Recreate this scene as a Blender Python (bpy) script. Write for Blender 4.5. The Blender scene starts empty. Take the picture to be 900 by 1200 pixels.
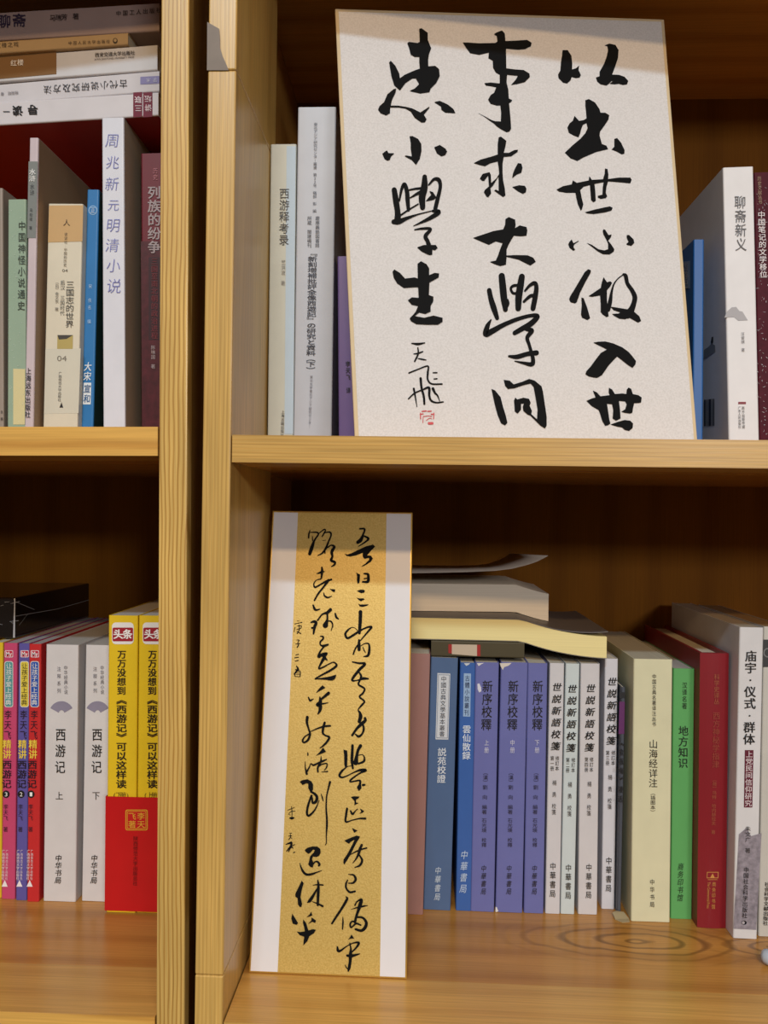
import bpy, bmesh, math, random
import numpy as np
from mathutils import Vector, Matrix
from mathutils.geometry import tessellate_polygon

S = bpy.context.scene
C = S.collection
rnd = random.Random(7)

# ------------------------------------------------------------------ camera
FPX, VPX, VPY, ROLL, DIST = 930.0, 494.0, 600.0, 0.0145, 0.48
_y = np.array([VPX-450, -(VPY-600), -FPX]); _y /= np.linalg.norm(_y)
_x = np.array([math.cos(ROLL), -math.sin(ROLL), 0]); _x -= _y*(_x@_y); _x /= np.linalg.norm(_x)
_z = np.cross(_x, _y)
RC = np.stack([_x, _y, _z])                       # camera -> world
CAMPOS = np.array([0.0, -DIST, 0.0])
cd = bpy.data.cameras.new('camera'); cam = bpy.data.objects.new('camera', cd); C.objects.link(cam)
cd.sensor_fit = 'VERTICAL'; cd.sensor_height = 24.0; cd.sensor_width = 18.0
cd.lens = FPX/1200*24.0; cd.clip_start = 0.01
m = Matrix([list(RC[i]) + [CAMPOS[i]] for i in range(3)] + [[0, 0, 0, 1]])
cam.matrix_world = m
S.camera = cam

# ------------------------------------------------------------------ light and exposure
S.view_settings.view_transform = 'Standard'
S.view_settings.look = 'None'
S.view_settings.exposure = 0.0
S.view_settings.gamma = 1.0
S.view_settings.use_curve_mapping = False
W = bpy.data.worlds.new('room_air'); S.world = W; W.use_nodes = True
_nt = W.node_tree; _bg = _nt.nodes['Background']
_tc = _nt.nodes.new('ShaderNodeTexCoord'); _sp = _nt.nodes.new('ShaderNodeSeparateXYZ'); _cr = _nt.nodes.new('ShaderNodeValToRGB')
_mr = _nt.nodes.new('ShaderNodeMapRange'); _mr.inputs['From Min'].default_value = -1; _mr.inputs['From Max'].default_value = 1
_nt.links.new(_tc.outputs['Generated'], _sp.inputs[0]); _nt.links.new(_sp.outputs['Z'], _mr.inputs['Value'])
_nt.links.new(_mr.outputs[0], _cr.inputs[0]); _nt.links.new(_cr.outputs[0], _bg.inputs[0])
_e = _cr.color_ramp.elements; _e[0].position = 0.25; _e[0].color = (0.16, 0.11, 0.07, 1)      # floor
_e[1].position = 0.85; _e[1].color = (0.80, 0.76, 0.72, 1)                                      # ceiling
_k = _e.new(0.52); _k.color = (0.20, 0.17, 0.14, 1)                                             # far walls
_bg.inputs[1].default_value = 0.62

def area(name, loc, target, sx, sy, power, col, spread=math.pi):
    l = bpy.data.lights.new(name, 'AREA'); l.shape = 'RECTANGLE'; l.size = sx; l.size_y = sy
    l.energy = power; l.color = col; l.spread = spread
    o = bpy.data.objects.new(name, l); C.objects.link(o); o.location = loc
    o.rotation_euler = (Vector(target)-Vector(loc)).to_track_quat('-Z', 'Y').to_euler()
    return o
area('ceiling_tube_light', (-0.30, -3.0, 2.40), (0, 0, 0), 1.2, 0.10, 66, (0.60, 0.82, 1.0))
area('warm_ceiling_light', (0.0, -3.5, 1.92), (0, 0, 0), 1.0, 0.12, 54, (1.0, 0.66, 0.32))
area('window_daylight', (1.25, -3.0, 0.72), (0, 0, 0), 0.6, 0.25, 27, (0.98, 0.96, 0.94))

# ------------------------------------------------------------------ materials
def lin(c):
    return tuple(((v/255)/12.92 if v/255 <= 0.04045 else ((v/255+0.055)/1.055)**2.4) for v in c)
_mats = {}
def principled(name):
    mt = bpy.data.materials.new(name); mt.use_nodes = True
    nt = mt.node_tree; return mt, nt, nt.nodes['Principled BSDF']
def paint(col, rough=0.45, name='cover', var=0.06, spec=0.4, metal=0.0, scale=60):
    key = (tuple(col), rough, name, var, spec, metal)
    if key in _mats: return _mats[key]
    mt, nt, b = principled(name)
    tc = nt.nodes.new('ShaderNodeTexCoord')
    nz = nt.nodes.new('ShaderNodeTexNoise'); nz.inputs['Scale'].default_value = scale; nz.inputs['Detail'].default_value = 5
    nt.links.new(tc.outputs['Object'], nz.inputs['Vector'])
    mx = nt.nodes.new('ShaderNodeMix'); mx.data_type = 'RGBA'
    l = lin(col)
    mx.inputs[6].default_value = tuple(v*(1-var*1.6) for v in l)+(1,)
    mx.inputs[7].default_value = tuple(min(1, v*(1+var)) for v in l)+(1,)
    nt.links.new(nz.outputs['Fac'], mx.inputs[0]); nt.links.new(mx.outputs[2], b.inputs['Base Color'])
    b.inputs['Roughness'].default_value = rough; b.inputs['Specular IOR Level'].default_value = spec
    b.inputs['Metallic'].default_value = metal
    _mats[key] = mt; return mt
def wood(name, axis, light, dark, period=0.003, dist=2.0, contrast=1.0, rough=0.33, fibre=1.0, seed=0.0, ring_axis=None, stretch=0.06, spec=0.5, knots=()):
    mt, nt, b = principled(name); N = nt.nodes; L = nt.links
    tc = N.new('ShaderNodeTexCoord')
    mp = N.new('ShaderNodeMapping'); mp.inputs['Location'].default_value = (seed, seed*0.7, seed*1.3)
    sc = [1.0, 1.0, 1.0]; sc['xyz'.index(axis)] = stretch; mp.inputs['Scale'].default_value = sc
    L.new(tc.outputs['Object'], mp.inputs['Vector'])
    # growth rings: bands across the grain, warped by low noise
    wv = N.new('ShaderNodeTexWave'); wv.wave_type = 'BANDS'
    wv.bands_direction = (ring_axis or ('X' if axis != 'x' else 'Z')).upper()
    wv.inputs['Scale'].default_value = 0.314/period; wv.inputs['Distortion'].default_value = dist
    wv.inputs['Detail'].default_value = 3; wv.inputs['Detail Scale'].default_value = 0.35
    L.new(mp.outputs[0], wv.inputs['Vector'])
    mp2 = N.new('ShaderNodeMapping'); s2 = [900.0]*3; s2['xyz'.index(axis)] = 14.0; mp2.inputs['Scale'].default_value = s2
    L.new(tc.outputs['Object'], mp2.inputs['Vector'])
    fb = N.new('ShaderNodeTexNoise'); fb.inputs['Scale'].default_value = 1.0; fb.inputs['Detail'].default_value = 4
    L.new(mp2.outputs[0], fb.inputs['Vector'])
    mp3 = N.new('ShaderNodeMapping'); s3 = [14.0]*3; s3['xyz'.index(axis)] = 2.5; mp3.inputs['Scale'].default_value = s3
    mp3.inputs['Location'].default_value = (seed*3, seed, 0)
    L.new(tc.outputs['Object'], mp3.inputs['Vector'])
    lo = N.new('ShaderNodeTexNoise'); lo.inputs['Scale'].default_value = 1.0; lo.inputs['Detail'].default_value = 2
    L.new(mp3.outputs[0], lo.inputs['Vector'])
    cr = N.new('ShaderNodeValToRGB'); e = cr.color_ramp.elements
    e[0].position = 0.0; e[0].color = (1, 1, 1, 1); e[1].position = 1.0; e[1].color = (0, 0, 0, 1)
    k = e.new(0.6); k.color = (0.85, 0.85, 0.85, 1)
    L.new(wv.outputs['Fac'], cr.inputs[0])
    m1 = N.new('ShaderNodeMix'); m1.data_type = 'RGBA'
    ll, dd = lin(light), lin(dark)
    m1.inputs[6].default_value = tuple(l*(1-contrast)+d*contrast for l, d in zip(ll, dd))+(1,)
    m1.inputs[7].default_value = ll+(1,); L.new(cr.outputs[0], m1.inputs[0])
    m2 = N.new('ShaderNodeMix'); m2.data_type = 'RGBA'; m2.blend_type = 'MULTIPLY'
    r2 = N.new('ShaderNodeMapRange'); r2.inputs['From Min'].default_value = 0.3; r2.inputs['From Max'].default_value = 0.7
    r2.inputs['To Min'].default_value = 1-0.28*fibre; r2.inputs['To Max'].default_value = 1.06
    L.new(fb.outputs['Fac'], r2.inputs['Value'])
    m2.inputs[0].default_value = 1.0; L.new(m1.outputs[2], m2.inputs[6]); L.new(r2.outputs[0], m2.inputs[7])
    m3 = N.new('ShaderNodeMix'); m3.data_type = 'RGBA'; m3.blend_type = 'MULTIPLY'; m3.inputs[0].default_value = 1.0
    r3 = N.new('ShaderNodeMapRange'); r3.inputs['From Min'].default_value = 0.3; r3.inputs['From Max'].default_value = 0.7
    r3.inputs['To Min'].default_value = 0.86; r3.inputs['To Max'].default_value = 1.08
    L.new(lo.outputs['Fac'], r3.inputs['Value']); L.new(m2.outputs[2], m3.inputs[6]); L.new(r3.outputs[0], m3.inputs[7])
    last = m3.outputs[2]
    for (kx, ky, sx, sy, per, rad) in knots:      # oval growth rings round a knot in the board
        mk = N.new('ShaderNodeMapping'); mk.vector_type = 'POINT'; mk.inputs['Scale'].default_value = (1/sx, 1/sy, 0)
        mk.inputs['Location'].default_value = (-kx/sx, -ky/sy, 0); L.new(tc.outputs['Object'], mk.inputs['Vector'])
        ns = N.new('ShaderNodeTexNoise'); ns.inputs['Scale'].default_value = 18; L.new(tc.outputs['Object'], ns.inputs['Vector'])
        ad = N.new('ShaderNodeVectorMath'); ad.operation = 'LENGTH'; L.new(mk.outputs[0], ad.inputs[0])
        a1 = N.new('ShaderNodeMath'); a1.operation = 'MULTIPLY_ADD'; L.new(ns.outputs['Fac'], a1.inputs[0]); a1.inputs[1].default_value = rad*0.5; L.new(ad.outputs['Value'], a1.inputs[2])
        a2 = N.new('ShaderNodeMath'); a2.operation = 'MULTIPLY'; L.new(a1.outputs[0], a2.inputs[0]); a2.inputs[1].default_value = 6.283/per
        a3 = N.new('ShaderNodeMath'); a3.operation = 'SINE'; L.new(a2.outputs[0], a3.inputs[0])
        a4 = N.new('ShaderNodeMapRange'); a4.inputs['From Min'].default_value = 0.35; a4.inputs['From Max'].default_value = 1.0; L.new(a3.outputs[0], a4.inputs['Value'])
        a5 = N.new('ShaderNodeMapRange'); a5.inputs['From Min'].default_value = rad*0.45; a5.inputs['From Max'].default_value = rad
        a5.inputs['To Min'].default_value = 0.8; a5.inputs['To Max'].default_value = 0.0; L.new(ad.outputs['Value'], a5.inputs['Value'])
        a6 = N.new('ShaderNodeMath'); a6.operation = 'MULTIPLY'; L.new(a4.outputs[0], a6.inputs[0]); L.new(a5.outputs[0], a6.inputs[1])
        mm = N.new('ShaderNodeMix'); mm.data_type = 'RGBA'; L.new(a6.outputs[0], mm.inputs[0]); L.new(last, mm.inputs[6]); mm.inputs[7].default_value = lin(tuple(v*0.72 for v in dark))+(1,)
        last = mm.outputs[2]
    L.new(last, b.inputs['Base Color'])
    b.inputs['Roughness'].default_value = rough; b.inputs['Specular IOR Level'].default_value = spec
    bp = N.new('ShaderNodeBump'); bp.inputs['Strength'].default_value = 0.12; bp.inputs['Distance'].default_value = 0.0004
    L.new(fb.outputs['Fac'], bp.inputs['Height']); L.new(bp.outputs[0], b.inputs['Normal'])
    return mt
def pages_mat(name, col, axis='x', freq=2600, dark=0.75):
    mt, nt, b = principled(name); N = nt.nodes; L = nt.links
    tc = N.new('ShaderNodeTexCoord'); mp = N.new('ShaderNodeMapping')
    s = [12.0]*3; s['xyz'.index(axis)] = freq; mp.inputs['Scale'].default_value = s
    L.new(tc.outputs['Object'], mp.inputs['Vector'])
    nz = N.new('ShaderNodeTexNoise'); nz.inputs['Scale'].default_value = 1; nz.inputs['Detail'].default_value = 3
    L.new(mp.outputs[0], nz.inputs['Vector'])
    mx = N.new('ShaderNodeMix'); mx.data_type = 'RGBA'; l = lin(col)
    mx.inputs[6].default_value = tuple(v*dark for v in l)+(1,); mx.inputs[7].default_value = tuple(min(1, v*1.1) for v in l)+(1,)
    L.new(nz.outputs['Fac'], mx.inputs[0]); L.new(mx.outputs[2], b.inputs['Base Color'])
    b.inputs['Roughness'].default_value = 0.85; b.inputs['Specular IOR Level'].default_value = 0.15
    return mt

# ------------------------------------------------------------------ object helpers
def obj(name, verts, faces, mat, parent=None, smooth=False, bevel=0.0, matrix=None):
    me = bpy.data.meshes.new(name); me.from_pydata([tuple(v) for v in verts], [], [tuple(f) for f in faces]); me.update()
    bm = bmesh.new(); bm.from_mesh(me)
    bmesh.ops.recalc_face_normals(bm, faces=bm.faces) if not name_flat(name) else None
    bm.to_mesh(me); bm.free()
    if mat: me.materials.append(mat)
    if smooth:
        for p in me.polygons: p.use_smooth = True
    o = bpy.data.objects.new(name, me); C.objects.link(o)
    if parent: o.parent = parent
    if matrix is not None: o.matrix_basis = matrix
    if bevel:
        bv = o.modifiers.new('bevel', 'BEVEL'); bv.width = bevel; bv.segments = 2; bv.limit_method = 'ANGLE'
    return o
def name_flat(n): return any(k in n for k in ('lettering', 'writing', 'signature', 'seal', 'patch', 'label', 'emblem'))
def boxvf(x0, x1, y0, y1, z0, z1):
    v = [(x0, y0, z0), (x1, y0, z0), (x1, y1, z0), (x0, y1, z0), (x0, y0, z1), (x1, y0, z1), (x1, y1, z1), (x0, y1, z1)]
    f = [(0, 3, 2, 1), (4, 5, 6, 7), (0, 1, 5, 4), (1, 2, 6, 5), (2, 3, 7, 6), (3, 0, 4, 7)]
    return v, f
def box(name, x0, x1, y0, y1, z0, z1, mat, parent=None, bevel=0.0):
    v, f = boxvf(x0, x1, y0, y1, z0, z1); return obj(name, v, f, mat, parent, bevel=bevel)
def tag(o, label, cat, group=None, kind=None):
    o['label'] = label; o['category'] = cat
    if group: o['group'] = group
    if kind: o['kind'] = kind
    return o
def thing(name, label, cat, matrix, group=None):
    o = bpy.data.objects.new(name, None); C.objects.link(o); o.empty_display_size = 0.02
    o.matrix_world = matrix; tag(o, label, cat, group); return o

# ------------------------------------------------------------------ pixel rays
def rays(p):
    p = np.atleast_2d(np.asarray(p, float))
    d = np.stack([p[:, 0]-450, -(p[:, 1]-600), np.full(len(p), -FPX)], 1)
    return d @ RC.T
class Frame:
    def __init__(s, ang=0.0):
        c, n = math.cos(ang), math.sin(ang)
        s.M = Matrix(((c, 0, -n, 0), (0, 1, 0, 0), (n, 0, c, 0), (0, 0, 0, 1)))
def plane_pts(Mw, axis, val, p):
    """pixels -> local coordinates of frame Mw on its plane axis=val"""
    Mi = np.array(Mw.inverted())
    o = Mi[:3, :3] @ CAMPOS + Mi[:3, 3]; d = rays(p) @ Mi[:3, :3].T
    t = (val-o[axis])/d[:, axis]
    return o + d*t[:, None]
RIGHT, LEFT = Frame(0.0), Frame(0.0095)

# ------------------------------------------------------------------ glyphs
_gl = {}
def glyph_raw(ch, off):
    k = (ch, off)
    if k in _gl: return _gl[k]
    cu = bpy.data.curves.new('g', 'FONT'); cu.body = ch; cu.size = 1.0; cu.offset = off; cu.resolution_u = 3
    o = bpy.data.objects.new('g', cu); C.objects.link(o)
    dg = bpy.context.evaluated_depsgraph_get(); dg.update()
    me = bpy.data.meshes.new_from_object(o.evaluated_get(dg))
    v = np.array([tuple(x.co)[:2] for x in me.vertices]) if len(me.vertices) else np.zeros((0, 2))
    f = [tuple(p.vertices) for p in me.polygons]
    bpy.data.objects.remove(o); bpy.data.curves.remove(cu); bpy.data.meshes.remove(me)
    _gl[k] = (v, f); return _gl[k]
_ref = glyph_raw('国', 0.0)[0]
EM = (_ref[:, 0].max()-_ref[:, 0].min())/0.84
GC = ((_ref[:, 0].max()+_ref[:, 0].min())/2, (_ref[:, 1].max()+_ref[:, 1].min())/2)
def glyph(ch, off=0.0):
    v, f = glyph_raw(ch, off)
    if len(v) == 0: return v, f
    w = v.copy(); w[:, 1] = (v[:, 1]-GC[1])/EM
    cx = GC[0] if ord(ch) > 0x2000 else (v[:, 0].max()+v[:, 0].min())/2
    w[:, 0] = (v[:, 0]-cx)/EM
    return w, f
VERT = {'（': '︵', '）': '︶', '《': '︽', '》': '︾', '『': '﹃', '』': '﹄', '〔': '︹', '〕': '︺', 'ー': '｜'}

class Crop:
    def __init__(s, ox, oy, k): s.o = (ox, oy); s.k = k
    def __call__(s, p):
        p = np.atleast_2d(np.asarray(p, float)); return np.stack([s.o[0]+p[:, 0]/s.k, s.o[1]+p[:, 1]/s.k], 1)
IMG = Crop(0, 0, 1)
EPS = 0.00025
def face_map(bk, face, px, eps=EPS):
    M = bk['M']
    if face == 'spine': return plane_pts(M, 1, -eps-bk.get('bulge', 0), px)
    if face == 'left': return plane_pts(M, 0, -eps, px)
    if face == 'right': return plane_pts(M, 0, bk['T']+eps, px)
def text(bk, crop, s, p0, p1, w, col, bold=0.0, rot=0, gw=None, gh=None, name='title_lettering', face='spine', fill=0.96, shear=0.0, rough=0.5):
    """characters evenly spaced from p0 to p1 (crop pixels); rot in quarter turns clockwise"""
    p0, p1 = np.array(p0, float), np.array(p1, float)
    n = len(s); V = []; F = []; Z = []
    step = np.linalg.norm(p1-p0)/n
    vertical = abs(p1[1]-p0[1]) > abs(p1[0]-p0[0])
    gw = gw or w; gh = gh or min(step*fill*1.0, w*1.25) if vertical else (gh or w)
    a = rot*math.pi/2
    ex = np.array([math.cos(a), math.sin(a)]); ey = np.array([math.sin(a), -math.cos(a)])
    for i, ch in enumerate(s):
        if ch == ' ': continue
        if vertical and rot == 0: ch = VERT.get(ch, ch)
        g, f = glyph(ch, min(bold, 0.0))
        if len(g) == 0: continue
        c = p0+(p1-p0)*((i+0.5)/n)
        d = bold*1.3
        for k, (ax, ay) in enumerate(((-d, -d*0.6), (d, d*0.6), (-d, d*0.6), (d, -d*0.6)) if d > 0 else ((0, 0),)):
            px = c + (g[:, :1]+ax+shear*g[:, 1:])*gw*ex + (g[:, 1:]+ay)*gh*ey
            b = len(V); V.extend(px.tolist()); F.extend(tuple(b+j for j in q) for q in f); Z.extend([k]*len(px))
    if not V: return
    P = face_map(bk, face, crop(V), EPS*2.4)
    if face == 'spine': P[:, 1] -= np.array(Z)*3e-6
    return obj(name, P, F, paint(col, rough, 'ink', 0.02), bk['last'] if name in ('badge_lettering', 'emblem_lettering') else bk['root'])
def latin(bk, crop, s, p0, p1, h, col, rot=0, name='publisher_lettering', bold=0.0, face='spine'):
    """one proportional run stretched between p0 and p1"""
    v, f = glyph_raw(s, bold)
    p0, p1 = np.array(p0, float), np.array(p1, float)
    u = (v[:, :1]-v[:, 0].min())/(v[:, 0].max()-v[:, 0].min()); q = (v[:, 1:]-GC[1])/EM
    d = p1-p0; a = rot*math.pi/2; ey = np.array([math.sin(a), -math.cos(a)])
    P = face_map(bk, face, crop(p0+u*d+q*h*ey), EPS*1.6)
    return obj(name, P, f, paint(col, 0.5, 'ink', 0.02), bk['last'] if name == 'badge_lettering' or name == 'volume_lettering' and 'volume_emblem' in bk.get('last', bk['root']).name else bk['root'])
def patch(bk, crop, pts, col, name='label_panel', face='spine', eps=EPS, rough=0.5, mat=None, var=0.04, label=None):
    P = face_map(bk, face, crop(pts), eps)
    f = tessellate_polygon([[Vector(p) for p in P]])
    sub = name.rsplit('_', 1)[-1] in ('ground', 'border', 'rule', 'field', 'mark') and 'last' in bk
    o = obj(name, P, f, mat or paint(col, rough, 'print', var), bk['last'] if sub else bk['root'])
    if not sub: bk['last'] = o
    if label: o['label'] = label
    return o
def rect(x0, y0, x1, y1, r=0.0, dx=0.0):
    if not r: return [(x0, y0), (x1, y0), (x1+dx, y1), (x0+dx, y1)]
    o = []
    for cx, cy, a0 in ((x1-r, y0+r, -90), (x1-r, y1-r, 0), (x0+r, y1-r, 90), (x0+r, y0+r, 180)):
        for k in range(5):
            a = math.radians(a0+k*22.5); o.append((cx+r*math.cos(a), cy+r*math.sin(a)))
    return o
def ring(cx, cy, rx, ry=None, n=20):
    ry = ry or rx
    return [(cx+rx*math.cos(2*math.pi*i/n), cy+ry*math.sin(2*math.pi*i/n)) for i in range(n)]

# ------------------------------------------------------------------ books
ZS = {('R', 'up'): 0.0455, ('R', 'low'): -0.3137, ('L', 'up'): 0.0515, ('L', 'low'): -0.3110}
def shell(T, D, H, t, r, bulge=0.0, hinge=False):
    """U-shaped cover outline (outer then inner), extruded along z"""
    out = []; inn = []
    def arc(cx, cy, rr, a0, a1, n=4):
        return [(cx+rr*math.cos(math.radians(a0+(a1-a0)*i/n)), cy+rr*math.sin(math.radians(a0+(a1-a0)*i/n))) for i in range(n+1)]
    r = min(r, T*0.35)
    if bulge:
        n = 8; out = [(0, D)]+[(0, 0.004)]
        out += [(T*(i/n), -bulge*math.sin(math.pi*i/n)) for i in range(n+1)]
        out += [(T, 0.004), (T, D)]
        inn = [(T-t, D), (T-t, t)] + [(t, t), (t, D)]
    else:
        out = [(0, D)] + arc(r, r, r, 180, 270) + arc(T-r, r, r, 270, 360) + [(T, D)]
        inn = [(T-t, D), (T-t, t), (t, t), (t, D)]
    loop = out+inn; n = len(loop)
    V = [(x, y, 0) for x, y in loop]+[(x, y, H) for x, y in loop]
    F = [(i, (i+1) % n, n+(i+1) % n, n+i) for i in range(n)]
    tri = tessellate_polygon([[Vector((x, y, 0)) for x, y in loop]])
    F += [tuple(f) for f in tri] + [tuple(n+i for i in f) for f in tri]
    return V, F
BOOKS = []
PAPER = {}
def book(label, crop, tl, tr, bl, br, shelf, col, D=0.14, Y=None, hard=False, pages=(205, 196, 178), group=None, side=None,
         rough=0.42, Tk=None, name='book', cover_mat=None, lift=0.0):
    fr = RIGHT if shelf[0] == 'R' else LEFT; zs = ZS[shelf]
    q = crop([tl, tr, bl, br])
    if Y is None:
        Y = float(np.mean(plane_pts(fr.M, 2, zs, q[2:])[:, 1]))
    P = plane_pts(fr.M, 1, Y, q)
    H = float((P[0, 2]+P[1, 2])/2-zs)
    T = float(Tk if Tk else ((P[1, 0]-P[0, 0])+(P[3, 0]-P[2, 0]))/2)
    lean = math.atan2(float(P[0, 0]-P[2, 0]+P[1, 0]-P[3, 0])/2, float(P[0, 2]+P[1, 2]-P[2, 2]-P[3, 2])/2)
    if Tk: lean = math.atan2(float(P[0, 0]-P[2, 0]), float(P[0, 2]-P[2, 2]))
    x0 = float(P[2, 0]) + (0 if abs(P[2, 2]-zs) < 0.004 else -(float(P[2, 2])-zs)*math.tan(lean))
    z0 = zs+0.0002+(T*math.sin(lean) if lean > 0 else 0)
    M = fr.M @ Matrix.Translation((x0, Y, z0)) @ Matrix.Rotation(lean, 4, 'Y')
    root = thing(name, label, 'book', M, group)
    bk = dict(root=root, M=M, T=T, H=H, D=D)
    t = 0.0024 if hard else 0.0006
    if hard: bk['bulge'] = 0.0012
    V, F = shell(T, D, H, t, 0.0012, bk.get('bulge', 0))
    cv = obj('cover', V, F, cover_mat or paint(col, rough, 'cover'), root)
    if pages not in PAPER: PAPER[pages] = pages_mat('page_edges', pages, 'x')
    ov = 0.003 if hard else 0.0004
    g = 0.0002
    box('page_block', t+g, T-t-g, t+g, D-ov, ov, H-ov, PAPER[pages], root)
    if side:
        for fc, c in side.items():
            x = -0.0001 if fc == 'left' else T+0.0001
            vs = [(x, 0.0015, 0.0003), (x, D-0.0005, 0.0003), (x, D-0.0005, H-0.0003), (x, 0.0015, H-0.0003)]
            o = obj('cover_label_sheet', vs, [(0, 1, 2, 3)], paint(c, rough, 'print'), root); o.name = 'cover_face'
    BOOKS.append(bk); return bk

# ------------------------------------------------------------------ brush strokes
def brush(pts, n=7):
    """variable-width ribbon with round ends -> polygons (list of verts, faces)"""
    P = np.array(pts, float)
    if len(P) > 2:
        Q = np.vstack([2*P[0]-P[1], P, 2*P[-1]-P[-2]]); R = []
        for i in range(1, len(Q)-2):
            for k in range(n):
                t = k/n; a, b, c, d = Q[i-1], Q[i], Q[i+1], Q[i+2]
                R.append(0.5*((2*b)+(-a+c)*t+(2*a-5*b+4*c-d)*t*t+(-a+3*b-3*c+d)*t**3))
        R.append(P[-1]); P = np.array(R)
    V = []; F = []
    d = np.gradient(P[:, :2], axis=0); d /= (np.linalg.norm(d, axis=1)[:, None]+1e-9)
    nn = np.stack([-d[:, 1], d[:, 0]], 1); w = np.maximum(P[:, 2:3], 2)/2
    A = P[:, :2]+nn*w; B = P[:, :2]-nn*w
    for i in range(len(P)): V += [A[i].tolist(), B[i].tolist()]
    for i in range(len(P)-1): F.append((2*i, 2*i+1, 2*i+3, 2*i+2))
    for i, sg in ((0, -1), (len(P)-1, 1)):
        b = len(V); c = P[i, :2]; ww = float(w[i, 0]); V.append(c.tolist())
        a0 = math.atan2(nn[i, 1], nn[i, 0])
        for k in range(7):
            a = a0 - sg*math.pi*k/6; V.append((c+ww*np.array([math.cos(a), math.sin(a)])).tolist())
        F += [(b, b+k, b+k+1) for k in range(1, 7)]
    return V, F
def ink_mesh(name, items, fmap, mat, parent):
    """items: (crop, kind, points); kind S = stroke, P = filled outline"""
    V = []; F = []
    for i, (crop, kind, pts) in enumerate(items):
        if kind == 'S': v, f = brush(pts)
        else:
            v = [list(p) for p in pts]; f = tessellate_polygon([[Vector((p[0], p[1], 0)) for p in pts]])
        q = fmap(crop(v), 0.0004+0.000004*i); b = len(V)
        V.extend(q.tolist()); F.extend(tuple(b+j for j in t) for t in f)
    return obj(name, V, F, mat, parent)

# ------------------------------------------------------------------ the room wall and the two bookcases
PINE_L, PINE_D = (222, 174, 98), (172, 116, 48)
w_post_l = wood('pine_post_strong_grain', 'z', (222, 182, 104), (170, 120, 48), 0.0026, 7.0, 0.8, seed=1.3, stretch=0.22)
w_post_r = wood('pine_post_fine_grain', 'z', (220, 178, 100), (188, 140, 68), 0.0024, 4.5, 0.45, seed=4.1, stretch=0.15)
w_side = wood('pine_side_board', 'z', (204, 152, 78), (172, 118, 52), 0.020, 3.5, 0.4, seed=2.2, rough=0.26)
w_shelf = wood('pine_shelf_board', 'x', (192, 134, 62), (158, 102, 40), 0.034, 9.0, 0.5, seed=6.4, rough=0.24, stretch=0.22, ring_axis='y', fibre=0.6,
               knots=((0.162, 0.112, 3.2, 1.0, 0.0075, 0.034), (0.262, 0.112, 2.6, 1.0, 0.006, 0.022)))
w_lip = wood('pine_shelf_lip', 'x', (208, 156, 80), (186, 132, 62), 0.02, 5.0, 0.4, seed=2.9, rough=0.26, stretch=0.1, ring_axis='y', fibre=0.7)
w_edge = wood('pine_shelf_edge_fine', 'x', (212, 168, 92), (184, 136, 64), 0.0026, 2.0, 0.45, seed=3.3, stretch=0.06, ring_axis='z')
w_edge2 = wood('pine_shelf_edge_arched', 'x', (222, 172, 88), (184, 126, 52), 0.016, 9.0, 0.6, seed=9.1, stretch=0.3, ring_axis='z', fibre=0.6)
w_back = wood('pine_back_board', 'z', (126, 78, 16), (100, 58, 9), 0.05, 4.0, 0.4, seed=5.2, rough=0.6, fibre=0.5, spec=0.08)  # same pine, shade of the deep interior put into its darker colour
wallm = paint((214, 206, 194), 0.9, 'wall_paint', 0.03, 0.1, scale=8)
o = box('wall_back', -1.6, 1.6, 0.335, 0.385, -1.2, 1.4, wallm); o['kind'] = 'structure'

def bookcase(label, fr, x0, x1, zlow, zmid, zmidb, ztop, edge_mat, post_mat, stile_left):
    root = thing('bookcase', label, 'bookcase', fr.M)
    Dp = 0.30; t = 0.0175
    for s, xa, xb in ((-1, x0, x0+t), (1, x1-t, x1)):
        # front stile, 13 cm deep, then a thinner panel behind it
        near = (s == -1) == stile_left
        cuts = [-0.75, -0.2854, 0.2684, 0.85] if (near and stile_left) else [-0.75, 0.85]
        for a, b in zip(cuts[:-1], cuts[1:]):
            if near and not stile_left:
                box('front_stile', xa, xb, 0.0, 0.010, a+0.0002, b-0.0002, post_mat, root, 0.0009)
                box('front_stile', xa, xb-0.009, 0.0101, 0.13, a+0.0002, b-0.0002, w_side, root); continue
            box('front_stile', xa, xb, 0.0, 0.13, a+0.0002, b-0.0002, post_mat if near else w_post_r, root, 0.0009)
        pa, pb = (xa, xa+0.0055) if s == -1 else (xb-0.0145, xb-0.009)
        box('side_panel', pa, pb, 0.1302, Dp, -0.75, 0.85, w_side, root)
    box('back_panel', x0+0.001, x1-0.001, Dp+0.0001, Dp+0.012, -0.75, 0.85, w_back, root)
    for zt, th in ((zlow, t), (zmid, zmid-zmidb), (ztop+t, t), (zlow-0.36, t)):
        g = 0.0008
        box('shelf', x0+t+g, x1-t-g, 0.0006, 0.0520, zt-th, zt, w_lip, root)
        box('shelf', x0+t+g, x1-t-g, 0.0521, 0.1298, zt-th, zt, w_shelf, root)
        box('shelf', x0+0.0058, x1-0.0150, 0.1299, Dp, zt-th, zt, w_shelf, root)
        box('shelf_edge', x0+t+g, x1-t-g, 0.0, 0.0005, zt-th, zt, edge_mat, root)
    return root
bookcase('pine bookcase on the right holding both calligraphy cards', RIGHT, -0.1345, 0.62, -0.3137, 0.0455, 0.0288, 0.4025, w_edge, w_post_r, True)
bookcase('pine bookcase on the left with yellow and maroon books', LEFT, -0.80, -0.1437, -0.3110, 0.0515, 0.0337, 0.4025, w_edge2, w_post_l, False)

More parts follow.
